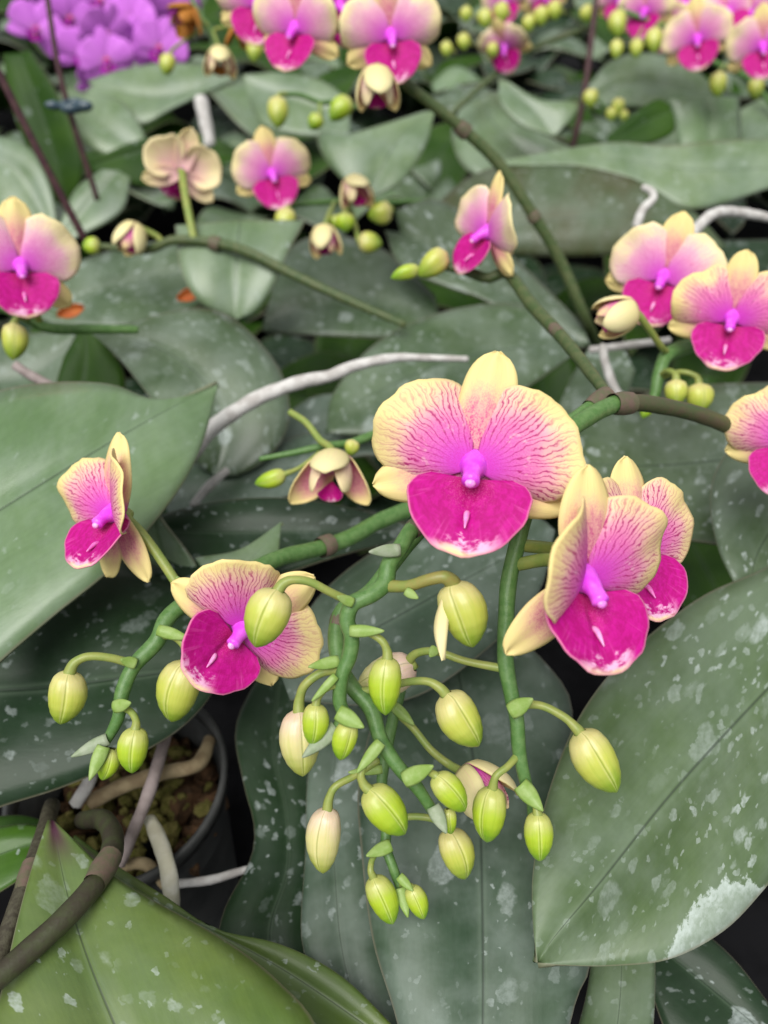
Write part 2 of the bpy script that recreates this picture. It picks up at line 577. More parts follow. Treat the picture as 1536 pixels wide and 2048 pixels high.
p = plant(110, 1640, 'orchid plant with yellowish green spotted leaves growing beside the open black pot', -.03)
P_BL = p
leaf(p, 'olive', [(135, 1690), (330, 1810), (560, 1935), (760, 2070), (900, 2170)],
     [(150, 1670), (240, 1735), (330, 1792), (430, 1857), (560, 1888), (680, 1950), (790, 2055), (900, 2170)],
     [(130, 1700), (200, 1820), (400, 1960), (560, 2070), (700, 2170), (900, 2170)], .008, 0, -.05, .02, .04, .02)
leaf(p, 'olive', [(104, 1640), (135, 1790), (180, 1930), (250, 2100), (330, 2300)],
     [(95, 1640), (62, 1740), (32, 1850), (0, 1990), (-40, 2120), (-60, 2300)],
     [(118, 1650), (215, 1742), (305, 1800), (450, 1880), (560, 1965), (640, 2070), (680, 2300)], .030, 0, -.05, .07, .06, .012)
leaf(p, 'fresh', [(120, 1690), (50, 1692), (-60, 1730)], [(120, 1670), (50, 1648), (-60, 1665)],
     [(110, 1700), (60, 1745), (-60, 1820)], .005, 0, -.1, .05, .05)
leaf(p, 'deep', [(110, 1660), (60, 1670), (-60, 1690)], [(110, 1650), (40, 1630), (-60, 1640)], [(110, 1670), (60, 1690), (-60, 1730)], -.01)

p = plant(780, 1330, 'orchid plant with long grey green leaves running straight down below the hanging buds')
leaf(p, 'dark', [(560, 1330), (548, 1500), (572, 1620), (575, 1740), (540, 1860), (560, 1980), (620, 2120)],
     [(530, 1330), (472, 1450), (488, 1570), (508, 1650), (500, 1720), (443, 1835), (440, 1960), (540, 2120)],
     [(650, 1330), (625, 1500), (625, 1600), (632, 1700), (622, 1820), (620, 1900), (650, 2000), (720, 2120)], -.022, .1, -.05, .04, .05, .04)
leaf(p, 'teal', [(690, 1330), (664, 1600), (670, 1750), (684, 1900), (724, 2050), (780, 2140)],
     [(640, 1330), (615, 1560), (611, 1700), (603, 1880), (645, 1965), (770, 2140)],
     [(760, 1330), (735, 1600), (745, 1750), (765, 1900), (810, 2050), (830, 2140)], -.008, .0, -.05, .01, .03, .012)
leaf(p, 'teal', [(900, 1250), (935, 1450), (958, 1600), (965, 1800), (966, 2000), (962, 2230)],
     [(850, 1270), (765, 1390), (718, 1560), (722, 1700), (745, 1880), (790, 2030), (840, 2230)],
     [(1010, 1250), (1100, 1335), (1145, 1420), (1130, 1600), (1140, 1800), (1182, 1920), (1150, 2010), (1100, 2230)], .012, 0, -.03, .015, .04, .008)
leaf(p, 'teal', [(560, 1345), (720, 1272), (890, 1180), (1050, 1095), (1110, 1060)],
     [(560, 1320), (640, 1190), (760, 1095), (900, 1040), (1060, 1030), (1110, 1060)],
     [(580, 1400), (740, 1410), (860, 1380), (1000, 1275), (1080, 1180), (1110, 1060)], .034, 0, -.12, .04, .05, .01)

p = plant(1650, 1250, 'orchid plant with the widest leaf, thickly marked by white water spots')
leaf(p, 'chalk', [(1640, 1270), (1490, 1425), (1340, 1590), (1200, 1765), (1110, 1872), (1075, 1925)],
     [(1640, 1060), (1536, 1133), (1400, 1195), (1260, 1305), (1160, 1430), (1095, 1590), (1066, 1740), (1066, 1850), (1075, 1925)],
     [(1700, 1540), (1600, 1690), (1536, 1770), (1450, 1860), (1340, 1918), (1220, 1932), (1130, 1930), (1075, 1925)], .044, 0, -.05, .05, .04, .008, nv=44)
leaf(p, 'spotted', [(1640, 980), (1560, 1040), (1510, 1120), (1500, 1218)],
     [(1640, 850), (1490, 880), (1437, 930), (1420, 1000), (1434, 1090), (1465, 1160), (1500, 1218)],
     [(1720, 1100), (1640, 1190), (1560, 1205), (1500, 1218)], .052, 0, -.2, .03, .03)

p = plant(1330, 1800, 'orchid plant of two narrow leaves under the widest spotted leaf')
leaf(p, 'fresh', [(1245, 1850), (1240, 2000), (1222, 2140)], [(1190, 1850), (1172, 1990), (1130, 2140)],
     [(1310, 1850), (1310, 2000), (1300, 2140)], -.008, 0, -.05, -.02, .0).data.materials[0] = leaf_mat('big')
leaf(p, 'dark', [(1260, 1850), (1390, 1950), (1560, 2090)], [(1330, 1830), (1400, 1860), (1470, 1920), (1540, 2010), (1600, 2090)],
     [(1250, 1880), (1300, 1980), (1340, 2080), (1420, 2180)], -.03, 0, -.1, .03, .03)

p = plant(1650, 950, 'orchid plant with a dark leaf speckled by small pale drops behind the arching brown stalk')
leaf(p, 'spotted', [(1660, 900), (1450, 920), (1280, 932), (1100, 920)],
     [(1660, 770), (1536, 765), (1400, 770), (1280, 790), (1180, 835), (1100, 920)],
     [(1660, 1080), (1500, 1090), (1420, 1086), (1300, 1060), (1180, 1000), (1100, 920)], .028, 0, -.12, -.02, .05)

p = plant(320, 1200, 'orchid plant with a glossy upright leaf and a dark one by the left spike', -.05)
leaf(p, 'fresh', [(345, 1260), (330, 1120), (300, 1012)], [(225, 1250), (252, 1110), (278, 1030), (300, 1010)],
     [(470, 1260), (388, 1125), (328, 1050), (302, 1010)], .030, -.2, -1.2, .10, .05).data.materials[0] = leaf_mat('clean')
leaf(p, 'dark', [(300, 1060), (480, 1062), (650, 1062), (840, 1067)],
     [(300, 1035), (420, 1005), (560, 995), (700, 1015), (840, 1060)],
     [(340, 1150), (450, 1190), (560, 1150), (700, 1105), (840, 1075)], .036, 0, -.3, .08, .08)
leaf(p, 'pale', [(420, 1160), (500, 1118), (563, 1043)], [(390, 1115), (480, 1098), (563, 1043)],
     [(470, 1190), (548, 1130), (563, 1043)], .055, .1, -.3, .06, .02)
leaf(p, 'teal', [(330, 1010), (450, 975), (640, 920)], [(320, 950), (420, 915), (520, 890), (640, 860)],
     [(350, 1060), (500, 1020), (640, 965)], .008, 0, -.2, .05, .05)

p = plant(180, 720, 'orchid plant with a drooping humped leaf of fine white speckles below the pale root')
leaf(p, 'spotted', [(185, 662), (300, 690), (380, 735), (432, 800), (445, 880), (430, 955)],
     [(185, 655), (260, 645), (340, 622), (420, 618), (490, 655), (560, 740), (580, 830), (550, 900), (490, 945), (430, 955)],
     [(185, 668), (240, 720), (300, 795), (340, 850), (390, 920), (430, 955)], .040, .1, -.4, .05, .12)
leaf(p, 'deep', [(160, 800), (172, 720), (172, 655)], [(105, 790), (130, 710), (165, 655)], [(250, 800), (243, 730), (180, 660)], .034, 0, -.8, .05)
leaf(p, 'dusty', [(-60, 770), (60, 752), (150, 685)], [(-60, 690), (50, 668), (150, 662)], [(-60, 850), (80, 810), (150, 720)], .018, 0, -.4)

p = plant(1180, 720, 'orchid plant with a wide speckled leaf fanned out behind the largest open flower')
leaf(p, 'spotted', [(1160, 690), (1000, 700), (850, 740), (700, 815), (650, 865)],
     [(1150, 680), (1050, 610), (900, 620), (760, 680), (670, 780), (650, 865)],
     [(1150, 705), (1060, 770), (960, 820), (860, 850), (740, 870), (650, 865)], .020, 0, -.25, .02, .06).data.materials[0] = leaf_mat('dusty')
leaf(p, 'spotted', [(1250, 700), (1190, 765), (1105, 850)], [(1180, 690), (1140, 760), (1105, 845)], [(1270, 740), (1245, 810), (1180, 860), (1110, 860)], .002, 0, -.3)
leaf(p, 'spotted', [(800, 465), (920, 540), (1040, 605), (1170, 690)],
     [(790, 420), (870, 398), (960, 450), (1050, 535), (1155, 640), (1180, 690)],
     [(770, 460), (800, 530), (880, 568), (970, 600), (1080, 660), (1170, 695)], .024, .05, -.35, .04, .06)
leaf(p, 'teal', [(570, 910), (650, 845), (790, 860)], [(555, 840), (640, 790), (780, 790)], [(590, 970), (700, 915), (800, 910)], -.01, 0, -.2)

p = plant(520, 600, 'orchid plant with a pale hanging leaf tip over a flat dark grey leaf')
leaf(p, 'dark', [(880, 640), (700, 610), (525, 650)], [(870, 590), (770, 500), (650, 470), (570, 510), (525, 650)],
     [(880, 650), (790, 674), (650, 670), (525, 662)], -.005, 0, -.35, .03, .05).data.materials[0] = leaf_mat('dusty')
leaf(p, 'pale', [(480, 440), (472, 540), (472, 640)], [(350, 450), (362, 540), (400, 605), (472, 640)],
     [(610, 440), (578, 500), (548, 570), (512, 622), (472, 640)], .052, 0, -.7, .04, .08)
leaf(p, 'clean', [(70, 630), (240, 575), (440, 530)], [(80, 560), (170, 518), (270, 490), (400, 475), (450, 520)],
     [(100, 645), (200, 655), (300, 652), (400, 608), (450, 540)], .022, 0, -.3, .03, .04).data.materials[0] = leaf_mat('dusty')

p = plant(1440, 520, 'orchid plant with a brownish arched leaf under a long sage green one')
leaf(p, 'brown', [(850, 470), (1000, 452), (1200, 432), (1330, 440), (1450, 495)],
     [(850, 430), (930, 360), (1010, 330), (1150, 330), (1290, 365), (1380, 415), (1450, 490)],
     [(860, 500), (960, 509), (1100, 513), (1220, 511), (1350, 505), (1450, 498)], .030, 0, -.75, -.10, .05)
leaf(p, 'clean', [(1000, 327), (1200, 316), (1400, 340), (1640, 330)],
     [(1000, 322), (1100, 302), (1230, 284), (1330, 290), (1450, 280), (1640, 272)],
     [(1000, 332), (1180, 338), (1290, 372), (1370, 416), (1450, 405), (1536, 377), (1640, 350)], .056, 0, -.5, -.02, .04).data.materials[0] = leaf_mat('pale')
leaf(p, 'dark', [(1320, 560), (1440, 520), (1640, 550)], [(1320, 520), (1420, 483), (1640, 480)], [(1350, 600), (1450, 590), (1640, 630)], .0, 0, -.3)

p = plant(1000, 330, 'orchid plant of pale grey leaves with one folded pointed tip beside the dark red stalk')
leaf(p, 'pale', [(960, 195), (1000, 262), (1100, 345)], [(920, 215), (903, 270), (930, 335), (1010, 380)],
     [(1010, 180), (1060, 240), (1120, 285), (1210, 310)], .015, 0, -.5, .03, .04)
leaf(p, 'pale', [(1005, 160), (1060, 212), (1108, 272)], [(998, 158), (1000, 205), (1040, 250), (1108, 272)],
     [(1015, 162), (1080, 198), (1155, 205), (1145, 235), (1108, 272)], .062, 0, -.7, .08, .02)
leaf(p, 'pale', [(868, 222), (790, 290), (738, 395)], [(850, 222), (760, 250), (690, 268), (640, 262), (640, 300), (680, 355), (738, 395)],
     [(868, 228), (852, 290), (805, 362), (738, 395)], .040, 0, -.6, .03, .05)

p = plant(1400, 300, 'orchid plant with a broad arched leaf and a small bright green folded leaf')
leaf(p, 'pale', [(1165, 205), (1290, 165), (1450, 205)], [(1165, 190), (1220, 122), (1300, 106), (1390, 140), (1450, 200)],
     [(1165, 215), (1250, 215), (1350, 215), (1450, 212)], .055, 0, -.8, .0, .08)
leaf(p, 'fresh', [(1215, 285), (1280, 250), (1342, 222)], [(1215, 272), (1270, 225), (1315, 198), (1342, 212)],
     [(1225, 290), (1290, 288), (1347, 264), (1347, 225)], .066, 0, -.9, .04).data.materials[0] = leaf_mat('deep')
leaf(p, 'clean', [(1405, 190), (1415, 240), (1415, 300)], [(1330, 200), (1350, 250), (1355, 295)], [(1478, 195), (1482, 240), (1482, 295)], .060, 0, -.8, -.06)
leaf(p, 'pale', [(1640, 190), (1560, 230), (1480, 290)], [(1640, 170), (1540, 190), (1470, 230), (1475, 290)], [(1640, 250), (1580, 290), (1490, 300)], .05, 0, -.6)

p = plant(300, 260, 'orchid plant with a bright pale leaf in front of the violet flowers')
leaf(p, 'pale', [(185, 172), (330, 195), (475, 148)], [(175, 162), (250, 137), (350, 125), (475, 140)],
     [(170, 182), (200, 222), (280, 250), (350, 215), (475, 156)], .050, 0, -.6, .0, .06)
leaf(p, 'pale', [(160, 195), (210, 255), (300, 310)], [(180, 188), (240, 200), (280, 250), (300, 305)],
     [(100, 200), (140, 265), (210, 310), (300, 315)], .035, 0, -.7, .0, .06)
leaf(p, 'pale', [(485, 160), (570, 195), (700, 240)], [(485, 150), (560, 145), (640, 160), (700, 200)],
     [(490, 170), (520, 245), (600, 270), (700, 270)], .030, 0, -.6)

p = plant(120, 440, 'orchid plant with a tall upright deep green leaf next to the dark stakes')
leaf(p, 'deep', [(38, 105), (85, 230), (140, 420)], [(5, 108), (20, 200), (50, 290), (100, 390), (140, 420)],
     [(60, 100), (110, 180), (150, 270), (166, 340), (140, 420)], .045, -.3, -1.6, .08, .05)
leaf(p, 'pale', [(-60, 290), (40, 345), (115, 480)], [(-60, 260), (50, 290), (100, 370), (118, 480)],
     [(-60, 350), (0, 440), (60, 480), (112, 485)], .030, 0, -.8, .0, .06)
leaf(p, 'deep', [(180, 330), (320, 295), (488, 312)], [(180, 322), (270, 282), (370, 266), (440, 280), (488, 308)],
     [(185, 345), (300, 375), (400, 350), (488, 320)], .044, 0, -1.0, .06, .06)
leaf(p, 'pale', [(235, 340), (185, 400), (125, 470)], [(205, 338), (150, 380), (115, 460)], [(262, 355), (240, 425), (145, 480)], .020, 0, -.7)


# ---- further rosettes standing between and behind, real arching leaves round a base
def rosette_meshes(kinds, seed):
    rnd = random.Random(seed)
    out = []
    n = rnd.choice((4, 5, 5, 6))
    for k in range(n):
        az = 2 * math.pi * k / n + rnd.uniform(-.4, .4)
        Ln, Wd = rnd.uniform(.13, .19), rnd.uniform(.030, .042)
        rise = rnd.uniform(.3, .9)
        nu, nv = 9, 18
        V, U1, U2 = [], [], []
        x = z = 0
        ang = rise
        cs, sn = math.cos(az), math.sin(az)
        droop = rnd.uniform(.8, 1.8)
        for j in range(nv):
            t = j / (nv - 1)
            if j:
                ang = rise - droop * t * t
                x += Ln / (nv - 1) * math.cos(ang); z += Ln / (nv - 1) * math.sin(ang)
            w = Wd * (max(0, math.sin(math.pi * (t * .93 + .07) ** .8)) ** .62)
            for i in range(nu):
                s = -1 + 2 * i / (nu - 1)
                yy = s * w
                zz = z + abs(s) ** 1.4 * w * .28 + .004 * math.sin(9 * t + 2 * s + k)
                V.append(Vector((x * cs - yy * sn, x * sn + yy * cs, zz)))
                U1.append((s, t)); U2.append((s * w, t * Ln))
        me = bpy.data.meshes.new('leaf')
        me.from_pydata([tuple(v) for v in V], [], grid_faces(nu, nv))
        me.materials.append(leaf_mat(kinds[k % len(kinds)]))
        for nm, dt in (('uv', U1), ('size', U2)):
            l = me.uv_layers.new(name=nm)
            for lp in me.loops: l.data[lp.index].uv = dt[lp.vertex_index]
        for q in me.polygons: q.use_smooth = True
        if me.polygons[60].normal.z < 0: me.flip_normals()
        out.append(me)
    return out


ROS = [rosette_meshes(k, i) for i, k in enumerate((('dusty', 'pale', 'dark', 'deep'), ('pale', 'dusty', 'deep'), ('dusty', 'clean', 'dark', 'deep', 'pale'), ('dark', 'dusty', 'deep')))]
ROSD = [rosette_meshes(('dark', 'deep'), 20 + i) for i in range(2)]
rnd = random.Random(3)
yy = .45
row = 0
while yy < 1.75:
    far = yy > .78
    halfx = (yy * .719 + .22) * .52 + .05
    xx = -halfx + (row % 2) * .07
    while xx < halfx:
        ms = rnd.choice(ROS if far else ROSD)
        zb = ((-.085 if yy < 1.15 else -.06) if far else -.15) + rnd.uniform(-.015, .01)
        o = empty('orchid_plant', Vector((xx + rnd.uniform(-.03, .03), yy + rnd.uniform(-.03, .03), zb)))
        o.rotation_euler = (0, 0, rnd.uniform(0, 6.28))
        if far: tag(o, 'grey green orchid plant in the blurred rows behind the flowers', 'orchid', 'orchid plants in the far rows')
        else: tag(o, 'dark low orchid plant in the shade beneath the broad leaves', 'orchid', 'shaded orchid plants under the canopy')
        for me in ms:
            c = bpy.data.objects.new('leaf', me)
            link(c, o)
            sm = c.modifiers.new('thickness', 'SOLIDIFY'); sm.thickness = .0018; sm.offset = -1
        xx += .15
    yy += .15
    row += 1


# ================================================================ flower builders
def tab(T, s):
    for (a, x), (b, y) in zip(T, T[1:]):
        if s <= b:
            t = (s - a) / (b - a)
            t = t * t * (3 - 2 * t) * .5 + t * .5
            return x + (y - x) * t
    return T[-1][1]


PETAL = [(-1, .50), (-.85, .72), (-.7, .84), (-.5, .95), (-.3, .985), (-.05, 1.02), (.15, 1.0), (.36, .95), (.42, .925), (.5, .935), (.7, .86), (.85, .74), (1, .52)]
_L = [(0, .86), (.16, .845), (.33, .80), (.57, .735), (.78, .67), (.92, .58), (1, .42)]
LIP = [(-q, r) for q, r in reversed(_L[1:])] + _L


class Frame:
    def __init__(s, x, y, d, n, roll, size):
        s.o = D(x, y, d)
        b = -ray(x, y).normalized()
        r = UPV.cross(b).normalized()
        u = b.cross(r)
        s.N = (r * n[0] + u * n[1] + b * n[2]).normalized()
        up = r * math.sin(R(-roll)) + u * math.cos(R(-roll))
        s.U = (up - s.N * up.dot(s.N)).normalized()
        s.X = s.U.cross(s.N)
        s.k = size

    def __call__(s, x, y, z):
        return s.o + (s.X * x + s.U * y + s.N * z) * s.k


def sheet(name, fr, fn, nu, nv, mats, parent, thick=.0005):
    V, U = [], []
    for j in range(nv):
        v = .02 + .98 * j / (nv - 1)
        for i in range(nu):
            s = -1 + 2 * i / (nu - 1)
            V.append(fr(*fn(s, v)))
            U.append((s, v))
    o = mesh(name, V, grid_faces(nu, nv), mats, parent, U, origin=fr.o)
    me = o.data
    pm = me.polygons[(nv // 2) * (nu - 1) + nu // 2]
    if pm.normal.dot(fr.N) < 0: me.flip_normals()
    if thick:
        sm = o.modifiers.new('thickness', 'SOLIDIFY'); sm.thickness = thick; sm.offset = -1
        sm.material_offset = 1 if len(mats) > 1 else 0
    return o


def flower(spike, x, y, d, n=(0, 0, 1), roll=0, size=.031, cupL=0, cupR=0, lip_tilt=38, pal='pink', seed=0, hi=True,
           dors=0., lat=(0, 0), dback=0, notch=True, ped=None, pedr=.0021, pedm='pedicel', label=None, latback=0):
    rn = random.Random(seed)
    fr = Frame(x, y, d, n, roll, size)
    fl = empty('flower', fr.o, spike)
    if label: fl['label'] = label
    nu, nv = (33, 22) if hi else (19, 12)
    pm, sm, lm = ('petal', 'sepal', 'lip') if pal == 'pink' else ('purple', 'purple', 'purplelip') if pal == 'purple' else ('wilted',) * 3
    bk = 'back' if pal == 'pink' else pm
    if pal == 'pink' and d > .36: pm = 'petal_pale'

    def sepal(name, ang, ln, hw, off, back, bend):
        ca, sa = math.cos(R(ang)), math.sin(R(ang))
        ph = rn.random() * 6

        def fn(s, v):
            w = hw * (math.sin(math.pi * (v * .74 + .12)) ** .75) * math.sqrt(max(.02, 1 - v ** 13)) * (1 + .05 * math.sin(7 * v + ph))
            a, b = ln * v, s * w
            z = off - back * v * v + .05 * math.sin(math.pi * v) - bend * s * s * w + .015 * v * math.sin(5 * s + ph)
            return (ca * a - sa * b, sa * a + ca * b, z)
        sheet(name, fr, fn, 13, nv, [PM[sm], PM[bk]], fl)

    sepal('dorsal_sepal', 90 + dors, 1.10, .285, -.06, .10 + dback, .25)
    sepal('lateral_sepal', 205 + lat[0], 1.0, .25, -.07, .10 + latback, .2)
    sepal('lateral_sepal', -25 + lat[1], 1.0, .25, -.07, .10 + latback, .2)

    for sg, cup in ((-1, cupL), (1, cupR)):
        ph, am = rn.random() * 6, rn.uniform(.7, 1.3)
        ja = rn.uniform(-3, 3)
        cc, sc = math.cos(R(cup)), math.sin(R(cup))

        def fn(s, v):
            a = R(-28 + 118 * (s + 1) / 2 + ja)
            e = tab(PETAL, s) + .022 * math.sin(4.3 * s + ph) * am + .014 * math.sin(9.1 * s + ph * 3) + .010 * math.sin(15.7 * s + ph * 2) + .006 * math.sin(31 * s + ph * 5)
            if pal == 'purple': e *= 1.0
            r = e * v
            px, py = r * math.cos(a), r * math.sin(a)
            z = .10 * v - .20 * v * v - .10 * s * s * v + .065 * am * v ** 3 * math.sin(4.2 * s + ph) + .022 * v ** 4 * math.sin(11 * s + ph * 2)
            px, z = px * cc - z * sc, px * sc + z * cc
            return (sg * (px + .02), py, z + .01)
        sheet('petal', fr, fn, nu, nv, [PM[pm], PM[bk]], fl)

    ct, st = math.cos(R(lip_tilt)), math.sin(R(lip_tilt))
    ls = .92 if pal == 'pink' else .45

    def lipfn(s, v):
        a = R(87 * s)
        r = tab(LIP, s) * v * ls
        r *= 1 + .010 * math.sin(23 * s + seed) * v
        lx, ly = r * math.sin(a), -r * math.cos(a)
        z = .06 * lx * lx - .24 * (r * .9) ** 2 * math.cos(a) ** 2 + .10 * v - .05 * math.exp(-(lx / .05) ** 2) * math.sin(math.pi * min(1, v * 1.1)) + .012 * v ** 3 * math.sin(9 * s + seed)
        return (lx, ly * ct + z * st - .10, -ly * st + z * ct + .03)
    sheet('lip', fr, lipfn, nu, nv, [PM[lm], PM[lm]], fl)
    if pal == 'wilted': return fl
    # horn on the lip
    if pal == 'pink':
        c0 = Vector(lipfn(0, .44)); c1 = Vector(lipfn(0, .60))
        tube('lip_horn', [fr(*(c0 - Vector((0, 0, .02)))), fr(c0.x, c0.y, c0.z + .05), fr(c1.x, c1.y, c1.z + .09)], [.030 * size, .028 * size, .006 * size], M['callus'], fl, 8, 8)
    # column
    q = [fr(0, .03, -.05), fr(0, .01, .08), fr(0, -.035, .18), fr(0, -.09, .27)]
    co = tube('column', q, [.16 * size, .11 * size, .078 * size, .084 * size], M['column'] if pal == 'pink' else PM['purplelip'], fl, 14, 14)
    ac = fr(0, -.105, .29)
    V, nn = [], 8
    for j in range(7):
        th = math.pi * j / 6
        for i in range(nn):
            p2 = 2 * math.pi * i / nn
            V.append(ac + (fr.X * math.sin(th) * math.cos(p2) * .052 + fr.U * math.sin(th) * math.sin(p2) * .045 + fr.N * math.cos(th) * .04) * size)
    mesh('anther_cap', V, grid_faces(nn, 7, True), M['anther'], co)
    if ped:
        tube('pedicel', [fr(0, 0, -.02), fr(0, 0, -.25)] + [D(*p) for p in ped], [pedr * 1.1, pedr, pedr], M[pedm], fl, 10)
    return fl


def half_open(spike, x, y, d, n, roll=0, size=.020, open_=.5, seed=0, ped=None, pedr=.0016, inner='lip', name='opening_flower', hood='bud_sepal', sep=None):
    """A bud that is just opening: cupped sepals round pale inner petals and a dark red throat."""
    rn = random.Random(seed)
    fr = Frame(x, y, d, n, roll, size)
    fl = empty(name, fr.o, spike)
    def closed(az, v, k):
        r = k * (tab(BPROF, v * .97) * .44)
        return (r * math.cos(az), r * math.sin(az), 1.25 * v - .08)

    def piece(nm, az, op, half, k, ln, mats):
        az0 = R(az)

        def fn(s, v):
            tp = math.sqrt(max(.01, 1 - v ** 5))
            x, y, z = closed(az0 + s * half * tp, v * ln, k)
            o = op * .62 * v ** 1.6
            return (x + o * math.cos(az0), y + o * math.sin(az0), z * (1 - .22 * op * v))
        return sheet(nm, fr, fn, 13, 14, mats, fl, .0005)
    for k, az in enumerate((90, 212, -32)):
        op = (sep[k] if sep else open_) * rn.uniform(.8, 1.2)
        piece('sepal', az, op, 1.06, 1.04, 1.0, [PM['sepal'] if hood != 'wilted' else PM['wilted'], PM[hood]])
    for az in (150, 30):
        piece('petal', az, (open_ * .35), 1.0, .86, .93, [PM['petal'], PM['back'] if hood != 'wilted' else PM['wilted']])

    def fn(s, v):
        a = R(95 * s)
        return (.26 * v * math.sin(a), -.08 - .26 * v * math.cos(a), .55 + .35 * v)
    sheet('lip', fr, fn, 11, 8, [PM[inner]], fl, .0004)
    if ped:
        tube('pedicel', [fr(0, 0, .02)] + [D(*p) for p in ped], [pedr * 1.2, pedr, pedr], M['pedicel'], fl, 10)
    return fl


BPROF = [(0, .30), (.04, .62), (.12, .84), (.28, .98), (.42, 1.0), (.60, .92), (.76, .74), (.88, .50), (.96, .26), (1, .06)]


def bud(spike, b, t, width, d, kind='yellow', d2=None, ped=None, pedw=13, pedm='pedicel', bend=.05, hi=True, br=None, seam=None, brm='bract'):
    """Closed bud from its base pixel b to its tip pixel t, its pedicel along ped (base last)."""
    d2 = d2 or d
    A, B = D(b[0], b[1], d), D(t[0], t[1], d2)
    ax = (B - A)
    ln = ax.length
    ax.normalize()
    view = -ray((b[0] + t[0]) / 2, (b[1] + t[1]) / 2).normalized()
    e1 = (view - ax * view.dot(ax)).normalized()
    e2 = ax.cross(e1)
    rad = width * .5 * (d + d2) / 2 / F
    nu, nv = (36, 22) if hi else (18, 12)
    a0 = seam if seam is not None else random.uniform(-.5, .5)
    V, U = [], []
    sd2 = random.uniform(-1, 1)
    for j in range(nv):
        v = j / (nv - 1)
        r = tab(BPROF, v) * rad
        for i in range(nu):
            u = i / nu
            a = 2 * math.pi * u + a0
            se = abs((u * 3 + .5) % 1 - .5)
            k = 1 - .075 * math.exp(-(se / .06) ** 2) * min(1, v * 4) + .05 * (1 - v) * math.cos(6 * math.pi * u + math.pi)
            p = A + ax * ln * (v - .03 * (1 - se * 2) * math.exp(-v * 9)) + (e1 * math.cos(a) * .94 + e2 * math.sin(a)) * r * k
            p += e2 * bend * sd2 * ln * math.sin(math.pi * v)
            V.append(p); U.append((u, v))
    # keep the seam of the uv wrap clean: duplicate first column
    Vn, Un = [], []
    for j in range(nv):
        Vn += V[j * nu:(j + 1) * nu] + [V[j * nu]]
        Un += U[j * nu:(j + 1) * nu] + [(1.0, U[j * nu][1])]
    o = mesh('bud', Vn, grid_faces(nu + 1, nv), BM[kind], spike, Un, origin=A)
    if ped:
        pr = pedw * .5 * d / F
        pts = [D(p[0], p[1], p[2] if len(p) > 2 else d) for p in ped] + [A, A + ax * ln * .03]
        tube('pedicel', pts, [pr * 1.15, pr, pr, pr * 1.05, pr * 1.5], M[pedm], o, 10)
    if br: bract(o, *br, m=brm)
    return o


def bract(parent, b, t, width, d, m='bract', d2=None):
    """Small clasping boat-shaped bract from base pixel b to tip pixel t."""
    A, B = D(b[0], b[1], d), D(t[0], t[1], d2 or d - .002)
    ax = B - A
    ln = ax.length
    ax.normalize()
    view = -ray(b[0], b[1]).normalized()
    e1 = (view - ax * view.dot(ax)).normalized()
    e2 = ax.cross(e1)
    hw = width * .5 * d / F
    nu, nv = 9, 10
    V, U = [], []
    for j in range(nv):
        v = j / (nv - 1)
        w = hw * (max(.002, 1 - v ** 1.9)) ** .75 * (.85 + .25 * math.sin(math.pi * v))
        for i in range(nu):
            s = -1 + 2 * i / (nu - 1)
            V.append(A + ax * ln * v + e2 * s * w + e1 * (hw * .45 * (1 - s * s) * (1 - .7 * v) + hw * .35 * v * v * 2))
            U.append((s, v))
    o = mesh('bract', V, grid_faces(nu, nv), M[m], parent, U)
    sm = o.modifiers.new('thickness', 'SOLIDIFY'); sm.thickness = .0006; sm.offset = 0
    return o


def stem(spike, pts, widths, m='stem', lump=0.02, name='stalk'):
    P = [D(*p) for p in pts]
    return tube(name, P, [w * .5 * p[2] / F for w, p in zip(widths, [pts[min(int(i * (len(pts) - 1) / max(1, len(widths) - 1) + .5), len(pts) - 1)] for i in range(len(widths))])], M[m], spike, 14, len(pts) * 9, lump)


def node(spike, a, b, w, m='node'):
    """Pale sheath ring round a stalk between two pixels."""
    return tube('node_sheath', [D(*a), D(*b)], [w * .5 * a[2] / F, w * .53 * a[2] / F, w * .48 * a[2] / F], M[m], spike, 14, 8, .02, cap=False)


def spike(x, y, d, label, group=None):
    return tag(empty('orchid_flower_spike', D(x, y, d)), label, 'flower spike', group)


# ================================================================ foreground spikes
# --- right hand spike with the three big flowers
s = spike(1490, 868, .30, 'arching flower spike with the biggest veined pink flower and two overlapping flowers beside it')
stem(s, [(1720, 1010, .345), (1600, 925, .325), (1500, 872, .318), (1400, 830, .300), (1300, 808, .285), (1240, 805, .279)], [36, 35, 35, 34, 34, 35], 'stem_old', .015)
stem(s, [(1250, 805, .280), (1235, 806, .278), (1180, 832, .268), (1125, 875, .258), (1080, 950, .250),
         (1052, 1020, .246), (1034, 1090, .244), (1018, 1160, .243), (1012, 1240, .242), (1011, 1320, .241), (1024, 1395, .240), (1034, 1440, .239),
         (1038, 1500, .239), (1050, 1560, .239), (1064, 1610, .240), (1064, 1665, .241)], [36, 36, 35, 34, 34, 33, 33, 30, 26, 18], 'stem', .015)
node(s, (1262, 806, .281), (1225, 808, .276), 44)
flower(s, 946, 937, .222, (-.04, -.10, .99), -7, .0308, 2, 4, 36, seed=1, dors=-5, lat=(-8, 8), ped=[(1010, 1000, .240), (1052, 1010, .246)],
       label='largest pink flower with yellow outer petals facing straight out')
flower(s, 1170, 1165, .212, (.58, -.32, .76), 2, .0292, 44, 2, 44, seed=5, dors=4, lat=(26, -6), ped=[(1100, 1120, .235), (1030, 1130, .244)],
       label='pink flower turned aside with its column pointing out')
flower(s, 1268, 1100, .243, (.66, -.12, .70), 4, .0268, 5, 5, 36, seed=9, dors=2, ped=[(1150, 1100, .25), (1034, 1090, .244)],
       label='pink flower half hidden behind the turned one')
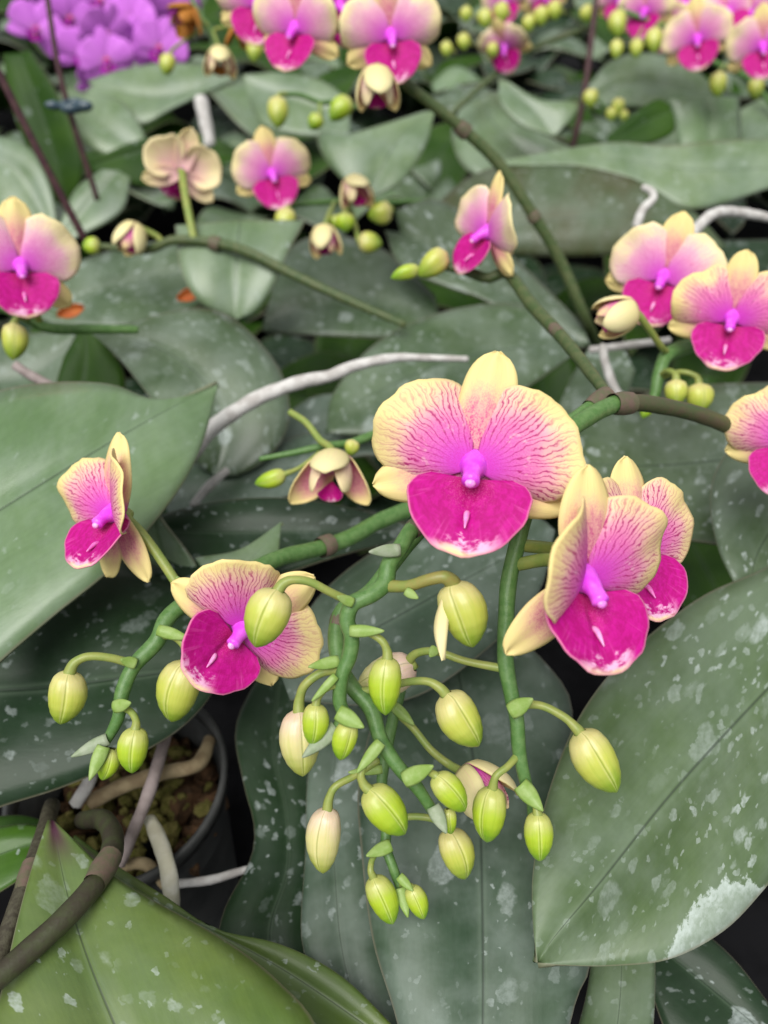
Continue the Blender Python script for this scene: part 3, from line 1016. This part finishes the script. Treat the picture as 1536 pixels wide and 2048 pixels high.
bud(s, (1160, 1466), (1233, 1584), 86, .233, 'yellow', .231, ped=[(1040, 1408, .239), (1085, 1412, .236), (1128, 1434, .234), (1152, 1456, .233)], pedw=17, br=((1020, 1424), (1068, 1396), 34, .235), seam=-.25)
bud(s, (826, 1332), (716, 1372), 82, .252, 'blush', .255, ped=[(1000, 1336, .242), (930, 1322, .244), (872, 1303, .246), (835, 1306, .249), (818, 1322, .251)], pedw=15)
bract(s, (872, 1296), (858, 1316), 20, .245)
bud(s, (985, 1578), (974, 1684), 68, .236, 'green', .238, ped=[(1036, 1510, .239), (1015, 1533, .236), (992, 1552, .235)], pedw=15, seam=.5)
bud(s, (1075, 1628), (1079, 1722), 58, .233, 'green', .234, ped=[(1060, 1585, .238), (1070, 1605, .234)], pedw=15, br=((1040, 1568), (1084, 1620), 36, .235), seam=-.1)

# --- centre front zigzag spike of buds
s = spike(850, 1030, .246, 'zigzag green flower spike of closed buds hanging in front, one bud peeling open')
stem(s, [(1210, 795, .285), (1140, 845, .275), (1060, 900, .262), (950, 985, .252), (870, 1030, .246), (826, 1057, .240), (800, 1096, .236), (778, 1130, .233), (770, 1165, .231), (742, 1190, .229), (706, 1208, .228),
         (694, 1240, .228), (703, 1272, .228), (699, 1312, .228), (684, 1352, .228), (679, 1400, .229), (686, 1432, .229), (664, 1468, .229), (630, 1494, .229)],
     [32, 32, 32, 32, 32, 34, 35, 36, 34, 31, 28, 16], 'stem', .02)
node(s, (836, 1050, .242), (822, 1062, .2395), 38)
node(s, (1215, 790, .286), (1180, 818, .281), 40)
bract(s, (800, 1100), (736, 1104), 26, .231, 'bract_pale')
bud(s, (906, 1168), (946, 1294), 94, .225, 'yellow', .226, ped=[(772, 1172, .231), (815, 1172, .227), (855, 1160, .224), (885, 1154, .223), (900, 1160, .224)], pedw=24, pedm='pedicel_red', seam=.35)
bract(s, (812, 1182), (838, 1198), 18, .225)
# sepal peeled back from that bud
fr = Frame(886, 1190, .222, (-.6, -.1, .8), 188, .017)
sheet('peeled_sepal', fr, lambda q, v: (q * .16 * math.sin(math.pi * (v * .85 + .12)) + .18 * math.sin(v * 2.4), 1.08 * v, -.1 * q * q + .15 * v), 9, 14, [PM['bud_sepal'], PM['back']], s)
bud(s, (556, 1182), (511, 1294), 90, .222, 'yellow', .222, ped=[(702, 1204, .228), (660, 1184, .225), (620, 1164, .223), (585, 1160, .222), (566, 1168, .222)], pedw=17, seam=.25)
bract(s, (706, 1206), (672, 1192), 20, .225)
bud(s, (775, 1318), (771, 1430), 66, .224, 'green', .225, ped=[(704, 1262, .228), (738, 1266, .225), (764, 1282, .224), (774, 1302, .224)], pedw=16, br=((700, 1262), (770, 1262), 24, .224), seam=.15)
bud(s, (598, 1424), (606, 1552), 82, .233, 'cream', .234, ped=[(690, 1340, .230), (645, 1345, .232), (610, 1370, .232), (599, 1400, .233)], pedw=18, br=((678, 1322), (616, 1334), 24, .229))
bud(s, (632, 1410), (624, 1490), 54, .226, 'green', .227, ped=[(680, 1368, .229), (652, 1378, .226), (636, 1396, .226)], pedw=13, br=((672, 1352), (624, 1402), 16, .226))
bud(s, (698, 1446), (680, 1520), 50, .226, 'green', .227, ped=[(686, 1425, .229), (696, 1436, .227)], pedw=12, br=((676, 1424), (729, 1456), 34, .225))
bract(s, (672, 1454), (606, 1514), 32, .228, 'bract_pale')

# --- centre rear spike
s = spike(670, 1250, .250, 'green flower spike of buds curving down behind the zigzag one')
stem(s, [(930, 1000, .268), (850, 1050, .262), (790, 1120, .258), (740, 1185, .254), (690, 1215, .251), (672, 1262, .248), (680, 1330, .243), (706, 1376, .240), (742, 1418, .238), (762, 1480, .236), (797, 1534, .235), (832, 1572, .235), (866, 1622, .236), (886, 1650, .236)],
     [34, 34, 34, 34, 33, 32, 28, 20], 'stem', .02)
node(s, (682, 1230, .2505), (674, 1254, .2486), 37)
bud(s, (892, 1390), (957, 1492), 84, .236, 'yellow', .236, ped=[(716, 1384, .239), (770, 1376, .240), (815, 1364, .239), (855, 1363, .237), (880, 1376, .236)], pedw=16, seam=-.35)
bud(s, (738, 1580), (810, 1668), 76, .229, 'green', .230, ped=[(762, 1484, .236), (738, 1512, .231), (722, 1546, .229), (727, 1568, .229)], pedw=16, br=((762, 1484), (714, 1545), 24, .230), seam=-.2)
bud(s, (655, 1620), (646, 1746), 70, .238, 'cream', .240, ped=[(756, 1520, .242), (712, 1550, .240), (672, 1572, .238), (658, 1598, .238)], pedw=15, br=((764, 1538), (696, 1545), 18, .242))
bud(s, (872, 1552), (930, 1622), 58, .228, 'green', .229, ped=[(815, 1552, .235), (845, 1542, .230), (862, 1546, .229)], pedw=13, br=((808, 1560), (870, 1530), 34, .230), seam=-.3)
bud(s, (897, 1618), (902, 1668), 32, .234, 'green', .235)
bract(s, (866, 1612), (892, 1665), 30, .232, 'bract_pale')

# --- low spike hanging furthest down
s = spike(798, 1395, .272, 'thin flower spike lying lowest over the straight grey leaf, with one pale opening flower')
stem(s, [(800, 1380, .275), (788, 1430, .272), (775, 1490, .268), (764, 1560, .264), (768, 1620, .260), (772, 1665, .257), (772, 1695, .255), (786, 1735, .253), (803, 1785, .252), (812, 1822, .251)], [24, 24, 24, 22, 21, 20, 13], 'stem', .02)
half_open(s, 930, 1545, .258, (.62, -.62, .25), -40, .0165, .6, 3, ped=[(900, 1530, .264), (862, 1500, .266), (825, 1455, .269), (792, 1425, .272)], pedr=.0013)
bract(s, (788, 1412), (828, 1450), 22, .270)
bud(s, (897, 1662), (930, 1758), 68, .252, 'yellow', .252, ped=[(770, 1650, .258), (815, 1634, .255), (860, 1636, .254), (885, 1648, .252)], pedw=14, seam=-.3)
bud(s, (747, 1756), (786, 1848), 58, .248, 'green', .248, ped=[(774, 1690, .255), (748, 1712, .251), (741, 1738, .248)], pedw=12, br=((782, 1690), (732, 1712), 26, .251), seam=.1)
bud(s, (822, 1774), (848, 1838), 42, .248, 'green', .248, ped=[(800, 1770, .252), (812, 1768, .249)], pedw=11, br=((798, 1752), (826, 1782), 18, .249))
bract(s, (800, 1775), (815, 1832), 24, .250)

# --- left spike
s = spike(780, 1030, .33, 'left flower spike with one drooping pink flower, one sideways flower and five hanging buds')
stem(s, [(840, 1010, .345), (760, 1042, .335), (700, 1075, .325), (640, 1096, .315), (560, 1116, .300), (490, 1150, .286), (430, 1182, .277), (370, 1208, .270), (334, 1238, .266), (314, 1282, .263), (268, 1332, .260), (245, 1384, .258), (238, 1430, .257), (222, 1466, .257), (200, 1500, .257)],
     [34, 34, 34, 35, 37, 37, 36, 34, 29, 18], 'stem', .02)
node(s, (662, 1088, .319), (640, 1096, .315), 44)
flower(s, 482, 1258, .248, (-.10, -.50, .86), -50, .0262, 16, 6, 46, seed=12, dors=0, lat=(-4, 10), ped=[(455, 1215, .268), (430, 1184, .277)],
       label='drooping pink flower behind a bud')
flower(s, 226, 1030, .270, (-.78, -.10, .62), 3, .0262, 8, 40, 50, seed=15, dors=-4, lat=(36, -44), ped=[(255, 1038, .272), (284, 1068, .272), (320, 1116, .271), (356, 1172, .270), (370, 1206, .270)], pedr=.0018,
       label='pink flower seen from the side')
bract(s, (372, 1178), (352, 1152), 18, .268)
bud(s, (139, 1346), (121, 1448), 74, .254, 'yellow', .256, ped=[(266, 1328, .260), (222, 1316, .257), (178, 1313, .255), (150, 1325, .254)], pedw=17, br=((272, 1328), (240, 1318), 22, .257), seam=.15)
bud(s, (271, 1458), (264, 1546), 60, .251, 'green', .252, ped=[(240, 1412, .258), (262, 1424, .254), (272, 1442, .252)], pedw=14, br=((228, 1414), (268, 1404), 26, .253), seam=.1)
bud(s, (374, 1326), (344, 1443), 86, .258, 'yellow', .260, ped=[(322, 1268, .263), (352, 1274, .260), (372, 1296, .258)], pedw=18, br=((316, 1260), (382, 1278), 24, .259), seam=.5)
bud(s, (224, 1498), (204, 1560), 42, .256, 'green', .257)
bract(s, (216, 1478), (146, 1512), 26, .255, 'bract_pale')
bract(s, (208, 1492), (180, 1558), 28, .253)

# ================================================================ middle and background spikes
# single flower cut by the right edge
s = spike(1600, 950, .32, 'flower spike end with a single pink flower above the right hand stalk')
flower(s, 1590, 888, .296, (-.12, -.15, .98), -6, .0262, 4, 2, 36, seed=21, lat=(-14, 8), ped=[(1600, 930, .318), (1640, 960, .325)])
stem(s, [(1640, 960, .325), (1640, 1010, .335)], [24, 24], 'stem')

# sideways flower on the straight stem
s = spike(1215, 788, .300, 'straight flower spike with a sideways pink flower and green end buds')
stem(s, [(1222, 798, .288), (1130, 682, .335), (1065, 612, .365), (1015, 548, .390), (975, 556, .395), (930, 542, .398), (870, 530, .400), (815, 548, .400)], [22, 24, 24, 24, 20, 16], 'stem_dark')
node(s, (1120, 670, .340), (1106, 655, .346), 26)
flower(s, 972, 468, .385, (-.84, -.02, .46), -26, .0265, 14, 4, 42, seed=31, ped=[(1000, 500, .392), (1012, 542, .391)], hi=False, lat=(20, -10))
bud(s, (890, 505), (838, 552), 50, .395, 'yellow', hi=False)
bud(s, (838, 538), (782, 556), 30, .398, 'green', hi=False)

# two flowers by the right edge
s = spike(1395, 690, .39, 'flower spike with two facing pink flowers, a pale opening bud and three small buds')
stem(s, [(1440, 680, .395), (1385, 690, .385), (1335, 710, .378), (1318, 750, .375), (1308, 795, .375), (1290, 815, .376)], [32, 32, 30, 26, 18], 'stem')
flower(s, 1325, 558, .385, (-.12, -.12, .98), -18, .0290, 4, 8, 38, seed=41, ped=[(1370, 620, .40), (1400, 690, .39)], hi=False, lat=(-10, 6))
flower(s, 1462, 640, .352, (.0, -.18, .98), -12, .0275, 4, 4, 38, seed=43, ped=[(1440, 660, .375), (1420, 688, .388)], lat=(-10, 6))
half_open(s, 1268, 620, .352, (-.9, -.25, .25), 70, .0165, .5, 5, ped=[(1285, 640, .355), (1320, 690, .368), (1336, 706, .378)], pedr=.0016)
bud(s, (1352, 760), (1352, 812), 44, .360, 'yellow', ped=[(1320, 752, .375), (1335, 742, .366), (1350, 748, .361)], pedw=12, hi=False)
bud(s, (1398, 768), (1398, 826), 54, .362, 'yellow', ped=[(1320, 756, .375), (1360, 744, .366), (1392, 752, .363)], pedw=11, hi=False)
bud(s, (1300, 800), (1285, 836), 28, .368, 'green', hi=False)

# left edge flower
s = spike(270, 660, .44, 'flower spike at the humped leaf carrying one round pink flower and one hanging bud')
stem(s, [(275, 660, .44), (190, 658, .43), (100, 656, .42), (40, 630, .415), (-30, 600, .41)], [16, 20, 22, 22, 20], 'stem')
flower(s, 42, 535, .388, (.05, -.12, .99), 6, .0300, 2, 4, 36, seed=51, ped=[(60, 600, .405), (80, 645, .418)], hi=False, lat=(-6, -16))
bud(s, (28, 648), (26, 720), 50, .400, 'yellow', ped=[(60, 640, .417), (36, 636, .405)], pedw=12, hi=False)

# flower seen from behind
s = spike(800, 648, .50, 'long slanting flower spike with a flower seen from behind and a nodding half open bud')
stem(s, [(810, 650, .50), (700, 602, .505), (600, 556, .51), (500, 506, .515), (430, 486, .52), (350, 480, .52), (290, 500, .525), (200, 492, .53)], [14, 18, 20, 20, 18, 12], 'stem_dark')
node(s, (440, 490, .52), (420, 484, .52), 28)
flower(s, 362, 345, .540, (-.10, .10, -.98), -12, .0275, -4, -4, 38, seed=61, hi=False, ped=[(372, 400, .525), (388, 478, .519)], pedr=.0026)
half_open(s, 272, 452, .515, (-.35, -.85, .30), 20, .0185, .55, 7, ped=[(310, 470, .52), (325, 484, .522)], pedr=.002)
bud(s, (200, 490), (165, 494), 34, .53, 'green', hi=False)

# cluster beyond
s = spike(845, 402, .62, 'flower spike with one pink flower, two opening flowers and four buds in a bunch')
stem(s, [(850, 402, .62), (760, 405, .60), (700, 402, .59), (640, 405, .58), (590, 410, .575), (560, 420, .57)], [10, 12, 12, 12, 10], 'stem')
flower(s, 545, 350, .555, (.10, -.10, .98), 14, .0290, 4, 4, 36, seed=71, hi=False, ped=[(570, 390, .57), (590, 408, .575)], lat=(-10, 6))
half_open(s, 702, 362, .56, (.35, -.65, .55), 10, .0200, .95, 9, ped=[(690, 398, .585)], pedr=.0017)
half_open(s, 648, 456, .545, (.05, -.9, .4), 10, .0190, .65, 11, ped=[(660, 425, .56), (670, 404, .585)], pedr=.0017)
bud(s, (575, 418), (568, 474), 42, .55, 'yellow', hi=False, ped=[(580, 408, .57)], pedw=10)
bud(s, (690, 428), (690, 464), 38, .55, 'green', hi=False, ped=[(700, 404, .585)], pedw=10)
bud(s, (782, 418), (736, 432), 44, .56, 'yellow', hi=False, ped=[(770, 406, .6)], pedw=10)
bud(s, (718, 482), (764, 488), 42, .55, 'yellow', hi=False, ped=[(700, 450, .57), (700, 410, .585)], pedw=9)
bud(s, (668, 432), (676, 458), 26, .56, 'green', hi=False)

# opening flower on the leaf left of the large flower
s = spike(760, 862, .37, 'short thin flower spike with one opening cream flower showing a dark red throat')
stem(s, [(790, 850, .38), (740, 872, .37), (700, 886, .365), (650, 892, .36), (590, 905, .358), (520, 918, .356)], [18, 18, 16, 14, 10], 'stem')
half_open(s, 668, 918, .338, (-.10, -.72, .60), 0, .0205, .8, 13, ped=[(660, 895, .345), (640, 880, .35), (612, 845, .355), (580, 824, .36)], pedr=.0016, sep=(1.0, 1.5, 1.2))
bud(s, (570, 948), (510, 968), 36, .348, 'green', ped=[(640, 905, .355), (600, 935, .35)], pedw=9, hi=False)
bud(s, (705, 880), (700, 912), 30, .36, 'yellow', hi=False)

# tall spike at the top, big blurred flowers
s = spike(1170, 640, .52, 'tall slanting flower spike with large blurred pink flowers crowded at its end')
stem(s, [(1215, 720, .66), (1196, 690, .60), (1172, 640, .545), (1120, 520, .525), (1060, 420, .51), (1000, 330, .50), (930, 262, .49), (860, 205, .48), (790, 150, .47), (700, 70, .47), (620, 20, .47), (540, -30, .48)], [16, 20, 22, 24, 24, 22, 20, 18], 'stem_dark')
node(s, (935, 267, .491), (915, 250, .488), 30)
node(s, (1072, 440, .512), (1062, 424, .510), 26)
flower(s, 782, 75, .455, (.10, -.12, .98), 4, .0300, 2, 6, 36, seed=81, hi=False, lat=(0, -10))
flower(s, 590, 60, .462, (-.45, -.12, .85), 0, .0290, 2, 6, 44, seed=83, hi=False)
flower(s, 680, 15, .48, (.35, -.10, .9), 8, .0270, 2, 6, 36, seed=85, hi=False)
flower(s, 515, 10, .475, (-.2, -.10, .95), 0, .0270, 2, 6, 36, seed=87, hi=False)
half_open(s, 752, 140, .45, (.05, -.9, .4), 0, .0210, .8, 15, ped=[(760, 120, .465), (765, 125, .468)], pedr=.002)

s = spike(700, 200, .62, 'small flower spike tip bearing three round green buds above the folded leaf')
stem(s, [(720, 215, .63), (660, 205, .62), (640, 205, .615), (600, 190, .61), (566, 188, .605)], [9, 10, 10, 9], 'stem')
bud(s, (555, 196), (556, 256), 42, .60, 'yellow', hi=False, ped=[(575, 188, .607), (560, 188, .602)], pedw=9)
bud(s, (640, 232), (620, 258), 32, .61, 'green', hi=False, ped=[(640, 206, .615)], pedw=8)
bud(s, (700, 200), (660, 240), 42, .61, 'green', hi=False)

# faded brown flowers
s = spike(400, 60, .66, 'flower spike with withered orange brown flowers near the violet ones')
stem(s, [(420, 120, .66), (425, 70, .655), (400, 30, .65), (380, -10, .65), (500, 40, .65)][:4], [9, 10, 10, 8], 'stem')
for (x, y, n, r, k) in ((385, 22, (-.5, -.6, .5), 20, 1), (482, 45, (.3, -.8, .5), -10, 2), (440, 100, (.0, -.85, .5), 0, 3)):
    half_open(s, x, y, .64, n, r, .0200, 1.25 if k < 3 else .9, 90 + k, ped=[(425, 60, .655)], pedr=.0013, inner='wilted', name='withered_flower', hood='wilted' if k < 3 else 'bud_sepal')
bud(s, (508, 80), (508, 124), 32, .62, 'yellow', hi=False, ped=[(470, 42, .64), (500, 60, .63)], pedw=7)
bud(s, (340, 110), (330, 150), 32, .64, 'yellow', hi=False, ped=[(400, 60, .65), (350, 95, .645)], pedw=6)

# far right
s = spike(1480, 240, .74, 'far flower spike with two clear pink flowers and a crowd of cream ones')
stem(s, [(1560, 230, .76), (1500, 160, .75), (1420, 120, .74), (1340, 60, .74), (1240, 20, .74)], [10, 11, 11, 10], 'stem')
for i, (x, y, d, n, r, z) in enumerate(((1395, 80, .68, (.0, -.15, .98), 4, .0300), (1525, 95, .64, (.15, -.2, .95), 0, .0290), (1290, 25, .74, (-.3, -.1, .9), 0, .028),
                                        (1370, 10, .75, (.2, -.1, .9), 0, .028), (1455, 25, .74, (.3, .1, .9), 10, .029), (1500, 30, .74, (-.3, .0, .9), 0, .028), (1335, 55, .76, (-.5, -.2, .8), 0, .026), (1240, 0, .78, (-.2, -.2, .8), 0, .026))):
    flower(s, x, y, d, n, r, z, 4, 4, 38, seed=100 + i, hi=False)
for x, y, w in ((1437, 170, 34), (1512, 178, 30), (1236, 48, 36), (1308, 82, 34), (1232, 100, 26), (1272, 98, 26), (1310, 85, 30)):
    bud(s, (x, y - w * .7), (x, y + w * .7), w, .70, 'yellow', hi=False, ped=[(x + 12, y - 40, .73), (x + 2, y - w * .8, .702)], pedw=6)

s = spike(1240, 260, .80, 'far spike tip with a few tiny yellow buds above the bright folded leaf')
stem(s, [(1250, 265, .80), (1230, 235, .79), (1200, 205, .78), (1180, 190, .78)], [6, 7, 7], 'stem')
for x, y, w in ((1182, 198, 30), (1236, 214, 26), (1222, 230, 22), (1248, 232, 18)):
    bud(s, (x, y - w * .6), (x, y + w * .6), w, .77, 'yellow', hi=False)

s = spike(1050, 180, .82, 'far flower spike of scattered green buds and one pink drooping flower')
stem(s, [(1190, 50, .80), (1110, 80, .80), (1040, 110, .80), (960, 175, .80), (895, 235, .80)], [9, 10, 11, 11], 'stem_dark')
stem(s, [(1040, 110, .80), (1010, 60, .80), (990, 10, .80)], [7, 7, 7], 'stem')
flower(s, 1010, 95, .78, (-.2, -.6, .7), 10, .027, 6, 6, 40, seed=131, hi=False)
flower(s, 1010, 5, .82, (-.2, -.2, .9), 10, .026, 6, 6, 40, seed=133, hi=False)
flower(s, 1090, -5, .84, (.2, -.2, .9), 10, .026, 6, 6, 40, seed=135, hi=False)
for x, y, w in ((968, 38, 30), (1002, 26, 32), (1080, 34, 30), (1108, 22, 30), (925, 85, 26), (890, 100, 24), (985, 100, 24), (1056, 48, 26), (1172, 28, 26), (930, 30, 24)):
    bud(s, (x, y - w * .6), (x + 4, y + w * .6), w, .78, 'yellow', hi=False, ped=[(x + 20, y + 6, .79), (x + 6, y - w * .7, .782)], pedw=5)

# violet orchids
s = spike(220, 190, .98, 'violet orchid spike crowded with purple flowers behind the bright pale leaf')
stem(s, [(260, 200, 1.0), (250, 120, .98), (230, 60, .97), (180, 10, .97), (100, 0, .97)], [8, 8, 8], 'stem_dark')
for i, (x, y, d) in enumerate(((72, 62, .92), (140, 40, .95), (212, 72, .90), (262, 40, .93), (215, 125, .90), (318, 100, .90), (292, 20, .96), (165, 110, .94), (350, 20, .95), (255, 95, .92), (110, -5, .97), (200, 5, .96), (205, 160, .95), (330, 55, .97))):
    rn = random.Random(i + 40)
    flower(s, x, y, d, (rn.uniform(-.5, .5), rn.uniform(-.4, .1), .85), rn.uniform(-20, 20), .033, 4, 4, 40, 'purple', 150 + i, False)

# ================================================================ pot, roots, old stems
def lathe(name, c, prof, m, parent=None, seg=56, tilt=(0, 0)):
    V = []
    Rm = Matrix.Rotation(tilt[0], 3, 'X') @ Matrix.Rotation(tilt[1], 3, 'Y')
    for r, z in prof:
        for i in range(seg):
            a = 2 * math.pi * i / seg
            V.append(c + Rm @ Vector((r * math.cos(a), r * math.sin(a), z)))
    return mesh(name, V, grid_faces(seg, len(prof), True), m, parent, origin=c)


pc = Z(235, 1560, -.020)
pot = tag(empty('plant_pot', Vector((pc.x, pc.y, -.15))), 'open black plastic pot with bark and roots below the left spike', 'pot')
pr = .047
lathe('pot_wall', pc, [(.036, -.125), (pr - .003, -.010), (pr, -.009), (pr + .001, 0), (pr - .0002, .0012), (pr - .0018, .001), (pr - .0022, -.010), (.036, -.100), (.034, -.120)], M['pot'], pot)
# bark and moss in the pot
rn = random.Random(11)


def lumps(name, n, rad, z0, size, m, parent, squash=.5):
    V, Fc = [], []
    for k in range(n):
        a, r = rn.uniform(0, 6.28), rad * math.sqrt(rn.random())
        c = pc + Vector((r * math.cos(a), r * math.sin(a), z0 + rn.uniform(-.006, .006)))
        rot = Matrix.Rotation(rn.uniform(0, 6), 3, Vector((rn.random(), rn.random(), rn.random() + .1)).normalized())
        sz = size * rn.uniform(.5, 1.3)
        b = len(V)
        for j in range(5):
            th = math.pi * j / 4
            for i in range(7):
                ph = 2 * math.pi * i / 7
                kk = sz * rn.uniform(.75, 1.15)
                V.append(c + rot @ Vector((kk * math.sin(th) * math.cos(ph) * 1.3, kk * math.sin(th) * math.sin(ph), kk * squash * math.cos(th))))
        Fc += [tuple(b + q for q in f) for f in grid_faces(7, 5, True)]
    o = mesh(name, V, Fc, m, parent, smooth=False)
    o['kind'] = 'stuff'
    return o


lumps('bark_mix', 90, .038, -.034, .007, M['bark'], pot)
lumps('moss', 160, .036, -.028, .0034, M['moss'], pot, .8)


def ztube(name, pts, widths, m, parent, lump=.02, label=None):
    P = [Z(*q) for q in pts]
    rr = [w * .5 * (P[min(int(i * (len(P) - 1) / max(1, len(widths) - 1) + .5), len(P) - 1)] - CAM).dot(FWD) / F for i, w in enumerate(widths)]
    o = tube(name, P, rr, M[m], parent, 12, len(pts) * 9, lump)
    if label: o['label'] = label
    return o


ztube('root', [(300, 1640, -.016), (318, 1680, -.010), (334, 1730, -.006), (342, 1780, -.012), (346, 1830, -.03)], [26, 32, 34, 32, 30], 'root_white', P_BL, .03, 'thick white root')
ztube('root', [(335, 1455, -.004), (318, 1520, -.002), (296, 1590, -.004), (268, 1660, -.010), (240, 1730, -.02)], [22, 25, 26, 25, 22], 'root_mauve', P_BL, .03)
ztube('root', [(350, 1768, -.03), (420, 1760, -.028), (495, 1738, -.03)], [17, 18, 14], 'root', P_BL, .03)
ztube('root', [(180, 1605, -.02), (250, 1570, -.016), (330, 1545, -.014), (395, 1528, -.016), (420, 1480, -.022)], [30, 32, 30, 30, 26], 'root_brown', P_BL, .04)
ztube('root', [(150, 1610, -.015), (180, 1560, -.01), (190, 1520, -.01)], [26, 26, 24], 'root', P_BL, .03)
ztube('root', [(230, 1735, -.028), (290, 1728, -.025), (330, 1770, -.03)], [22, 26, 20], 'root_brown', P_BL, .04)
ztube('old_stalk', [(165, 1640, .004), (205, 1640, .018), (226, 1675, .030), (212, 1735, .040), (150, 1815, .046), (60, 1900, .048), (-40, 1985, .05)], [34, 40, 42, 46, 46, 48, 48], 'stem_brown', P_BL, .015, 'dark bare stalk bent over the leaf').data.materials[0] = M['stem_olive']
ztube('old_stalk', [(104, 1610, .005), (84, 1680, .022), (58, 1750, .03), (30, 1830, .034), (-20, 1960, .036)], [32, 36, 38, 40, 42], 'stem_brown', P_BL, .015)
for a, b, w in (((222, 1712, .0385), (188, 1768, .0445), 50), ((66, 1728, .029), (46, 1786, .0325), 44)):
    tube('node_sheath', [Z(*a), Z(*b)], [w * .5 * .24 / F, w * .53 * .24 / F, w * .48 * .24 / F], M['node'], P_BL, 14, 8, .02, cap=False)

# aerial roots between the leaves
pr_ = plant(940, 716, 'orchid plant sending one long pale wavy aerial root across the leaves')
stem(pr_, [(375, 915, .395), (400, 885, .398), (432, 850, .400), (505, 802, .404), (560, 778, .406), (610, 762, .408), (660, 752, .410), (700, 735, .412), (750, 722, .414), (800, 715, .416), (860, 716, .418), (935, 718, .42)], [34, 32, 30, 28, 24, 20, 14, 12], 'root', .03, 'aerial_root')
stem(pr_, [(385, 1012, .40), (415, 975, .405), (455, 940, .41)], [16, 18, 16], 'root', .03, 'aerial_root')
pr_ = plant(1540, 440, 'orchid plant with pale bent aerial roots behind the pair of pink flowers')
stem(pr_, [(1360, 500, .47), (1395, 455, .475), (1430, 427, .48), (1480, 425, .49), (1560, 440, .50)], [20, 22, 20, 16], 'root', .03, 'aerial_root')
stem(pr_, [(1272, 455, .50), (1285, 420, .50), (1306, 398, .50), (1302, 382, .50), (1285, 374, .50)], [16, 18, 16, 12], 'root', .03, 'aerial_root')
stem(pr_, [(1205, 690, .43), (1212, 730, .43), (1240, 790, .43), (1300, 800, .435)], [16, 18, 16, 12], 'root', .03, 'aerial_root')
stem(pr_, [(1180, 700, .46), (1260, 690, .455), (1340, 680, .45)], [14, 16, 14], 'root', .03, 'aerial_root')
pr_ = plant(60, 760, 'orchid plant with a short crooked root under the hanging bud')
stem(pr_, [(30, 730, .40), (60, 750, .40), (110, 775, .40)], [18, 20, 16], 'root_mauve', .03, 'aerial_root')
pr_ = plant(410, 260, 'orchid plant with one thick pale root standing between far leaves')
stem(pr_, [(402, 200, .74), (410, 240, .73), (420, 290, .72)], [28, 26, 24], 'root', .03, 'aerial_root')


# stakes
def stake(pts, w, m, label, clip=None):
    o = tag(empty('plant_stake', D(*pts[-1])), label, 'stake', 'dark stakes among the leaves')
    stem(o, pts, [w, w, w], m, .0, 'rod')
    if clip:
        x, y, d = clip
        c = D(x, y, d)
        V = []
        seg = 20
        for j in range(seg):
            a = 2 * math.pi * j / seg
            for i in range(8):
                b = 2 * math.pi * i / 8
                rr2 = .0075 + .003 * math.cos(b)
                V.append(c + Vector((rr2 * math.cos(a) + .004, rr2 * math.sin(a), .004 * math.sin(b))))
        Fc = []
        for j in range(seg):
            for i in range(8):
                Fc.append((j * 8 + i, ((j + 1) % seg) * 8 + i, ((j + 1) % seg) * 8 + (i + 1) % 8, j * 8 + (i + 1) % 8))
        mesh('clip', V, Fc, M['clip'], o)
        tube('clip_wing', [c + Vector((.008, 0, 0)), c + Vector((.020, -.003, .001))], [.004, .005, .003], M['clip'], o, 8, 6)
        tube('clip_wing', [c + Vector((-.006, 0, 0)), c + Vector((-.016, -.003, .002))], [.003, .004, .002], M['clip'], o, 8, 6)
    return o


stake([(-20, 110, .50), (80, 310, .53), (170, 480, .56)], 15, 'stem_purple', 'thin dark purple stake leaning beside the upright deep green leaf')
stake([(92, -20, .60), (125, 170, .62), (195, 400, .66)], 11, 'stem_purple', 'thin dark stake with a small blue black clip', (135, 212, .622))
stake([(1195, -20, .76), (1168, 190, .78), (1142, 310, .80)], 12, 'stem_purple', 'thin dark red stake standing among the far leaves')

# fallen orange petals
for (pts, lab) in (([(110, 612), (140, 625), (175, 645)], 'fallen orange petal lying under the round left flower'),
                   ([(358, 590), (378, 592), (395, 596)], 'small fallen orange petal beside the pale hanging leaf')):
    c = Z(*pts[1], .038)
    fr = Frame(pts[1][0], pts[1][1], (c - CAM).dot(FWD), (.1, .3, .9), -65, .010)
    o = sheet('fallen_petal', fr, lambda q, v: (q * .42 * math.sin(math.pi * (v * .9 + .05)), 1.8 * (v - .5), .3 * q * q + .25 * v * v), 11, 12, [M['orange']], None)
    tag(o, lab, 'petal')
